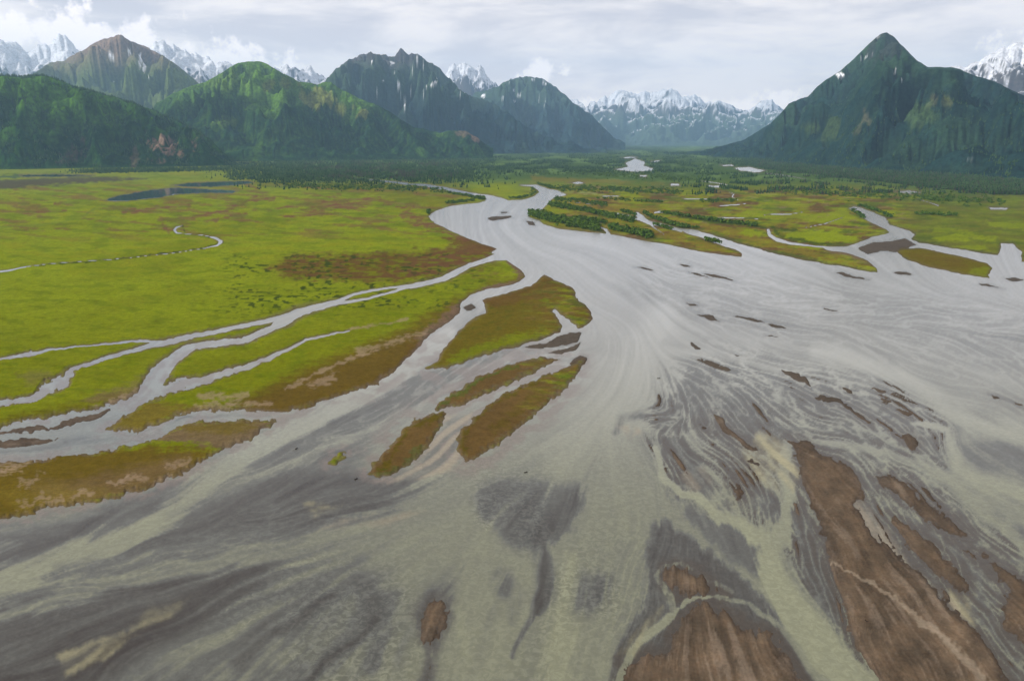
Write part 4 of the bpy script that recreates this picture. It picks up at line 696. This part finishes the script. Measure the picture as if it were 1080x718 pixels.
def shrub_geo(r, h, n=46, g=rng):
    V, Fc = [], []
    for st in range(4):                                # stems from one root
        a = g.uniform(0, 6.3); e = np.array([r * .5 * math.cos(a), r * .5 * math.sin(a), h * .7]); b0 = len(V)
        V += [(.12, 0, -.3), (-.08, .1, -.3), (-.08, -.1, -.3), tuple(e)]; Fc += [(b0, b0 + 1, b0 + 3), (b0 + 1, b0 + 2, b0 + 3), (b0 + 2, b0, b0 + 3)]
    lobes = [(g.normal(0, .42, 3) * (r, r, h * .25) + (0, 0, h * .58), g.uniform(.35, .6)) for _ in range(6)]
    for k_ in range(n):
        c, q = lobes[k_ % 6]; d = g.normal(0, 1, 3); d /= np.linalg.norm(d); p = c + d * q * np.array([r, r, h * .55]); p[2] = max(p[2], .1)
        u_ = np.cross(d, (.3, .2, 1)); u_ /= np.linalg.norm(u_); v_ = np.cross(d, u_); s_ = r * g.uniform(.22, .42); b0 = len(V)
        tl = d * s_ * .3
        V += [tuple(p + u_ * s_), tuple(p + v_ * s_ * .8 + tl), tuple(p - u_ * s_), tuple(p - v_ * s_ * .8 - tl)]; Fc += [(b0, b0 + 1, b0 + 2), (b0, b0 + 2, b0 + 3)]
    return np.array(V), np.array(Fc)
def merge(name, geos, pts, mat, g=rng):                 # pts: x, y, z, scale
    Vs, Fs, o = [], [], 0
    for i, (x, y, z, s_) in enumerate(pts):
        V, Fc = geos[i % len(geos)]; a = g.uniform(0, 6.3); c_, d_ = math.cos(a), math.sin(a); q = V * s_ * (1, 1, g.uniform(.85, 1.2))
        Vs.append(np.stack([q[:, 0] * c_ - q[:, 1] * d_ + x, q[:, 0] * d_ + q[:, 1] * c_ + y, q[:, 2] + z], -1)); Fs.append(Fc + o); o += len(V)
    return mesh_obj(name, np.concatenate(Vs), np.concatenate(Fs), mat, smooth=False)
# candidate tree spots over the valley floor
def landok(px, py):
    r_ = np.clip(np.searchsorted(rows, py), 0, nr - 1); c_ = np.clip(np.searchsorted(cols, px), 0, nc - 1); return land[r_, c_] > 1.0
def scatter(n, x0, x1, y0, y1, dens, uniform_world=.5):
    px = rng.uniform(x0, x1, n); py = rng.uniform(y0, y1, n); ok = (rng.uniform(0, 1, n) < dens(px, py)) & landok(px, py)
    return px[ok], py[ok]
def wood(px, py):
    c = fbm(px / 26, py / 3.2, 3, 201); c2 = fbm(px / 9, py / 1.6, 2, 205)
    mainw = sst(px, 225, 300) * sst(-px, -530, -470) * sst(py, 157, 161) * sst(-py, -196 - 3 * c2, -184)
    midw = sst(px, 480, 530) * sst(-px, -760, -700) * sst(-py, -186, -176) * sst(c, -.12, .1)
    rt = sst(px, 740, 800) * sst(py - (158 + .095 * (px - 740)), 0, 2) * sst(-(py - (171 + .110 * (px - 740))), -1.5, .5)
    rt2 = .35 * sst(px, 700, 760) * sst(py, 170, 176) * sst(-py, -212, -200) * sst(c, .0, .25)
    lf = sst(-px, -290, -240) * sst(-(abs(py - 183 + .02 * px)), -3.0, -1) * sst(px, 60, 120)
    thin = .12 * sst(px, 200, 250) * sst(-px, -560, -500) * sst(-py, -203, -196) * sst(c2, .1, .3)
    return np.clip(mainw * (.5 + .6 * sst(c, -.2, .1)) + midw + rt + rt2 + lf + thin, 0, 1)
px, py = scatter(280000, -240, 1320, 153, 206, wood)
X_, Y_ = ground(px, py); order = np.argsort(Y_); X_, Y_, px, py = X_[order], Y_[order], px[order], py[order]
print('spruces', len(X_))
deadm = (sst(fbm(px / 22, py / 5, 2, 211), -.05, .15) * sst(px, 300, 345) * sst(-px, -500, -455) * sst(py, 168, 172) * sst(-py, -192, -187)) > rng.uniform(0, 1.3, len(px))
deadm |= (px > 800) & (rng.uniform(0, 1, len(px)) < .35)
def pick(mask): return [(x, y, .9, s_) for x, y, s_ in zip(X_[mask], Y_[mask], rng.uniform(.4, .95, mask.sum()) ** 1.0)]
green = pick(~deadm); dead = pick(deadm)
vg = [spruce_geo(3.9, 21, g=rng) for _ in range(5)]; vd = [spruce_geo(2.1, 19, tiers=5, sides=5, jit=.5) for _ in range(4)]
lo = [spruce_geo(5.0, 19, tiers=2, sides=5) for _ in range(6)]; lod = [spruce_geo(2.8, 18, tiers=3, sides=4, jit=.5) for _ in range(4)]
def individuals(name, geos, pts, mat, labelf, cat, group, cap=300):
    meshes = []
    for i, (V, Fc) in enumerate(geos):
        o = mesh_obj(name, V, Fc, mat, smooth=False, link=False); meshes.append(o.data); bpy.data.objects.remove(o)
    first = None
    for i, (x, y, z, s_) in enumerate(pts[:cap]):
        o = first.copy() if first else bpy.data.objects.new(name, meshes[0]); first = first or o
        o.data = meshes[i % len(meshes)]; o.location = (x, y, z); o.rotation_euler = (0, 0, random.uniform(0, 6.3)); o.scale = (s_, s_, s_ * random.uniform(.85, 1.2)); tag(o, labelf(x, y), cat, group); C.objects.link(o)
individuals('spruce_tree', vg, green, M_spr, lambda x, y: ('dark green spruce at the near edge of the woods beyond the left marsh' if to_px(x, y)[0] < 540 else 'dark green spruce in the band of woods at the foot of the right mountain'), 'tree', 'spruces along the near edge of the valley woods', 280)
individuals('bare_tree', vd, dead, M_dead, lambda x, y: ('grey brown bare tree standing among the spruces in the left woods' if to_px(x, y)[0] < 600 else 'grey brown bare tree in the belt of woods below the right mountain'), 'tree', 'bare trees among the spruces', 240)
tag(merge('spruce_forest', lo, green[280:], M_spr), 'dark green spruce woods covering the far valley floor', kind='stuff')
tag(merge('bare_forest', lod, dead[240:], M_dead), 'grey brown bare woods among the spruces', kind='stuff')
# tree cover on the two near slopes
def slope_trees(hg, n, dmax, seed):
    Xg, Yg, z = hg; g = np.random.default_rng(seed); r_ = g.integers(3, 190, n); c_ = g.integers(0, z.shape[1] - 1, n); keep = (fbm(Xg[r_, c_] / 240, (Yg[r_, c_]) / 240, 3, seed) > -.02) & (z[r_, c_] < dmax)
    r_, c_ = r_[keep], c_[keep]; f_ = g.uniform(0, 1, len(r_)); x = Xg[r_, c_] * (1 - f_) + Xg[r_, c_ + 1] * f_; y = Yg[r_, c_] * (1 - f_) + Yg[r_, c_ + 1] * f_; h = z[r_, c_] * (1 - f_) + z[r_, c_ + 1] * f_
    return list(zip(x, y, h - 1.5, g.uniform(.6, 1.25, len(r_))))
tag(merge('hillside_forest', lo, slope_trees(hgA, 16000, 900, 301), M_spr), 'spruce cover on the left hillside', kind='stuff')
tag(merge('mountainside_forest', lo, slope_trees(hgB, 14000, 520, 302), M_spr), 'spruce cover on the lower slopes of the right mountain', kind='stuff')

# shrubs in hedgerows along the channels
HEDGE = [([(566,194.5),(578,198),(594,203)], 2.0, 220), ([(558,226),(575,229),(600,235),(632,241)], 5.0, 680), ([(578,216),(600,219),(625,224),(650,230),(668,233)], 2.9, 520), ([(585,211),(605,212),(640,217)], 2.2, 150), ([(606,230),(640,236)],1.6,80), ([(643,240),(665,245),(688,250)], 3.4, 300), ([(690,238),(712,243)],1.2,30),
 ([(679,225),(690,231),(712,238),(735,243)], 1.3, 220), ([(745,254),(765,259)], 1.1, 40), ([(698,225),(750,233),(798,239)], 1.1, 200), ([(905,217.5),(925,223),(940,230)], 1.3, 80), ([(898,222),(912,231)], 1.2, 40), ([(500,209),(530,211.5),(555,209),(566,204)], 1.9, 260), ([(470,203),(495,207.5),(512,211)], 1.6, 100), ([(470,215),(500,212)],1.4,50), ([(452,222),(452,228)], 1.6, 20),
 ([(300,196),(360,198),(430,199),(470,201)], 4, 460), ([(968,208),(990,213)], 1, 40), ([(965,226),(1010,228)], 1.3, 50), ([(630,210),(700,214)], 1.5, 60), ([(740,213),(775,212)], 2.2, 60), ([(820,200),(960,208),(1060,214)], 6, 420), ([(560,199),(640,200),(720,203)], 4, 500), ([(560,182),(640,184),(740,190)], 4, 520), ([(655,223),(672,228)],1.2,40)]
sp = []
for pts, wd, n in HEDGE:
    q = np.array(pts, float); seg = np.hypot(*np.diff(q, axis=0).T); t = rng.uniform(0, seg.sum(), n); cs = np.concatenate([[0], np.cumsum(seg)])
    hx = np.interp(t, cs, q[:, 0]); hy = np.interp(t, cs, q[:, 1]) + rng.normal(0, wd * .42, n); ok = landok(hx, hy); sp += list(zip(hx[ok], hy[ok]))
sp.sort(key=lambda p: -p[1]); sh = []
for a, b in sp: x, y = ground(a, b); sh.append((float(x), float(y), .8, random.uniform(.55, 1.15)))
def shl(x, y):
    a, b = to_px(x, y)
    if a > 870: return 'dark green shrub on the bank of the small channel at the far right'
    if a < 540: return 'green shrub on the left bank where the river bends'
    return 'rounded green shrub in the thickets beside the right bank of the river' if a < 690 else 'green shrub in the thin hedge lining the side channel on the right marsh'
vs_ = [shrub_geo(5.2, 8.5) for _ in range(6)]
individuals('alder_shrub', vs_, sh, M_shr, shl, 'shrub', 'shrubs lining the river channels', 290)
tag(merge('shrub_thicket', [shrub_geo(6.2, 8.0, 26) for _ in range(6)], sh[290:], M_shr), 'thickets of green shrubs between the channels', kind='stuff')
print('shrubs', len(sh))

# snags stranded in the river
def snag(px, py, ln, rot, label):
    V, Fc = [], []
    def limb(a, b, r0, r1, n=6):
        a, b = np.array(a, float), np.array(b, float); d = (b - a) / np.linalg.norm(b - a); u_ = np.cross(d, (.1, .2, 1)); u_ /= np.linalg.norm(u_); v_ = np.cross(d, u_); k_ = len(V)
        for p_, r_ in ((a, r0), ((a + b) / 2 + (0, 0, .05), (r0 + r1) / 2 * 1.1), (b, r1)):
            for j in range(n): t_ = j * 2 * math.pi / n; V.append(tuple(p_ + r_ * (math.cos(t_) * u_ + math.sin(t_) * v_)))
        for q in range(2):
            for j in range(n): e = (j + 1) % n; Fc.append((k_ + q * n + j, k_ + q * n + e, k_ + (q + 1) * n + e, k_ + (q + 1) * n + j))
    limb((-ln / 2, 0, .1), (ln / 2, 0, .35), .32, .14)
    for j in range(5): a_ = j * 1.25; limb((-ln / 2, 0, .15), (-ln / 2 - .35, .75 * math.cos(a_), .25 + .7 * math.sin(a_)), .13, .04)
    limb((ln * .1, 0, .25), (ln * .3, .6, .9), .09, .03); limb((ln * .25, 0, .3), (ln * .38, -.5, .7), .07, .03)
    x, y = ground(px, py); o = mesh_obj('driftwood_log', V, Fc, M_snag); o.location = (x, y, 0); o.rotation_euler = (0, 0, rot); tag(o, label, 'driftwood')
M_snag = leaf_mat('wet_wood', lin(44, 38, 34), lin(60, 52, 44), 2.)
snag(555, 498, 2.2, .5, 'small dark snag alone in the pale current above the submerged mound')
snag(313, 473, 2.0, 1.2, 'dark snag lying in shallow water on the left branch of the river')
snag(695, 399, 2.4, .2, 'tiny dark snag in the pale current near the middle of the river')
snag(376, 505, 2.0, .9, 'dark driftwood stranded below the small brown island at left')
snag(913, 655, 1.2, 2.0, 'short dark log on the brown sandbar at lower right')

# ------------------------------------------------------------------ valley haze
hv = [(x, y, z) for x in (-45000, 45000) for y in (-1600, 41500) for z in (-8, 4200)]
hf = [(0, 1, 3, 2), (4, 6, 7, 5), (0, 4, 5, 1), (2, 3, 7, 6), (0, 2, 6, 4), (1, 5, 7, 3)]
M_h = bpy.data.materials.new('haze'); M_h.use_nodes = True; nt = M_h.node_tree; nt.nodes.clear()
pv = N(nt, 'ShaderNodeVolumePrincipled', i_Density=2.5e-5, i_Anisotropy=.1); pv.inputs['Color'].default_value = (.42, .68, 1, 1)
o = N(nt, 'ShaderNodeOutputMaterial'); L(nt, pv.outputs[0], o.inputs['Volume'])
hz = mesh_obj('haze', hv, hf, M_h, smooth=False); tag(hz, kind='stuff')
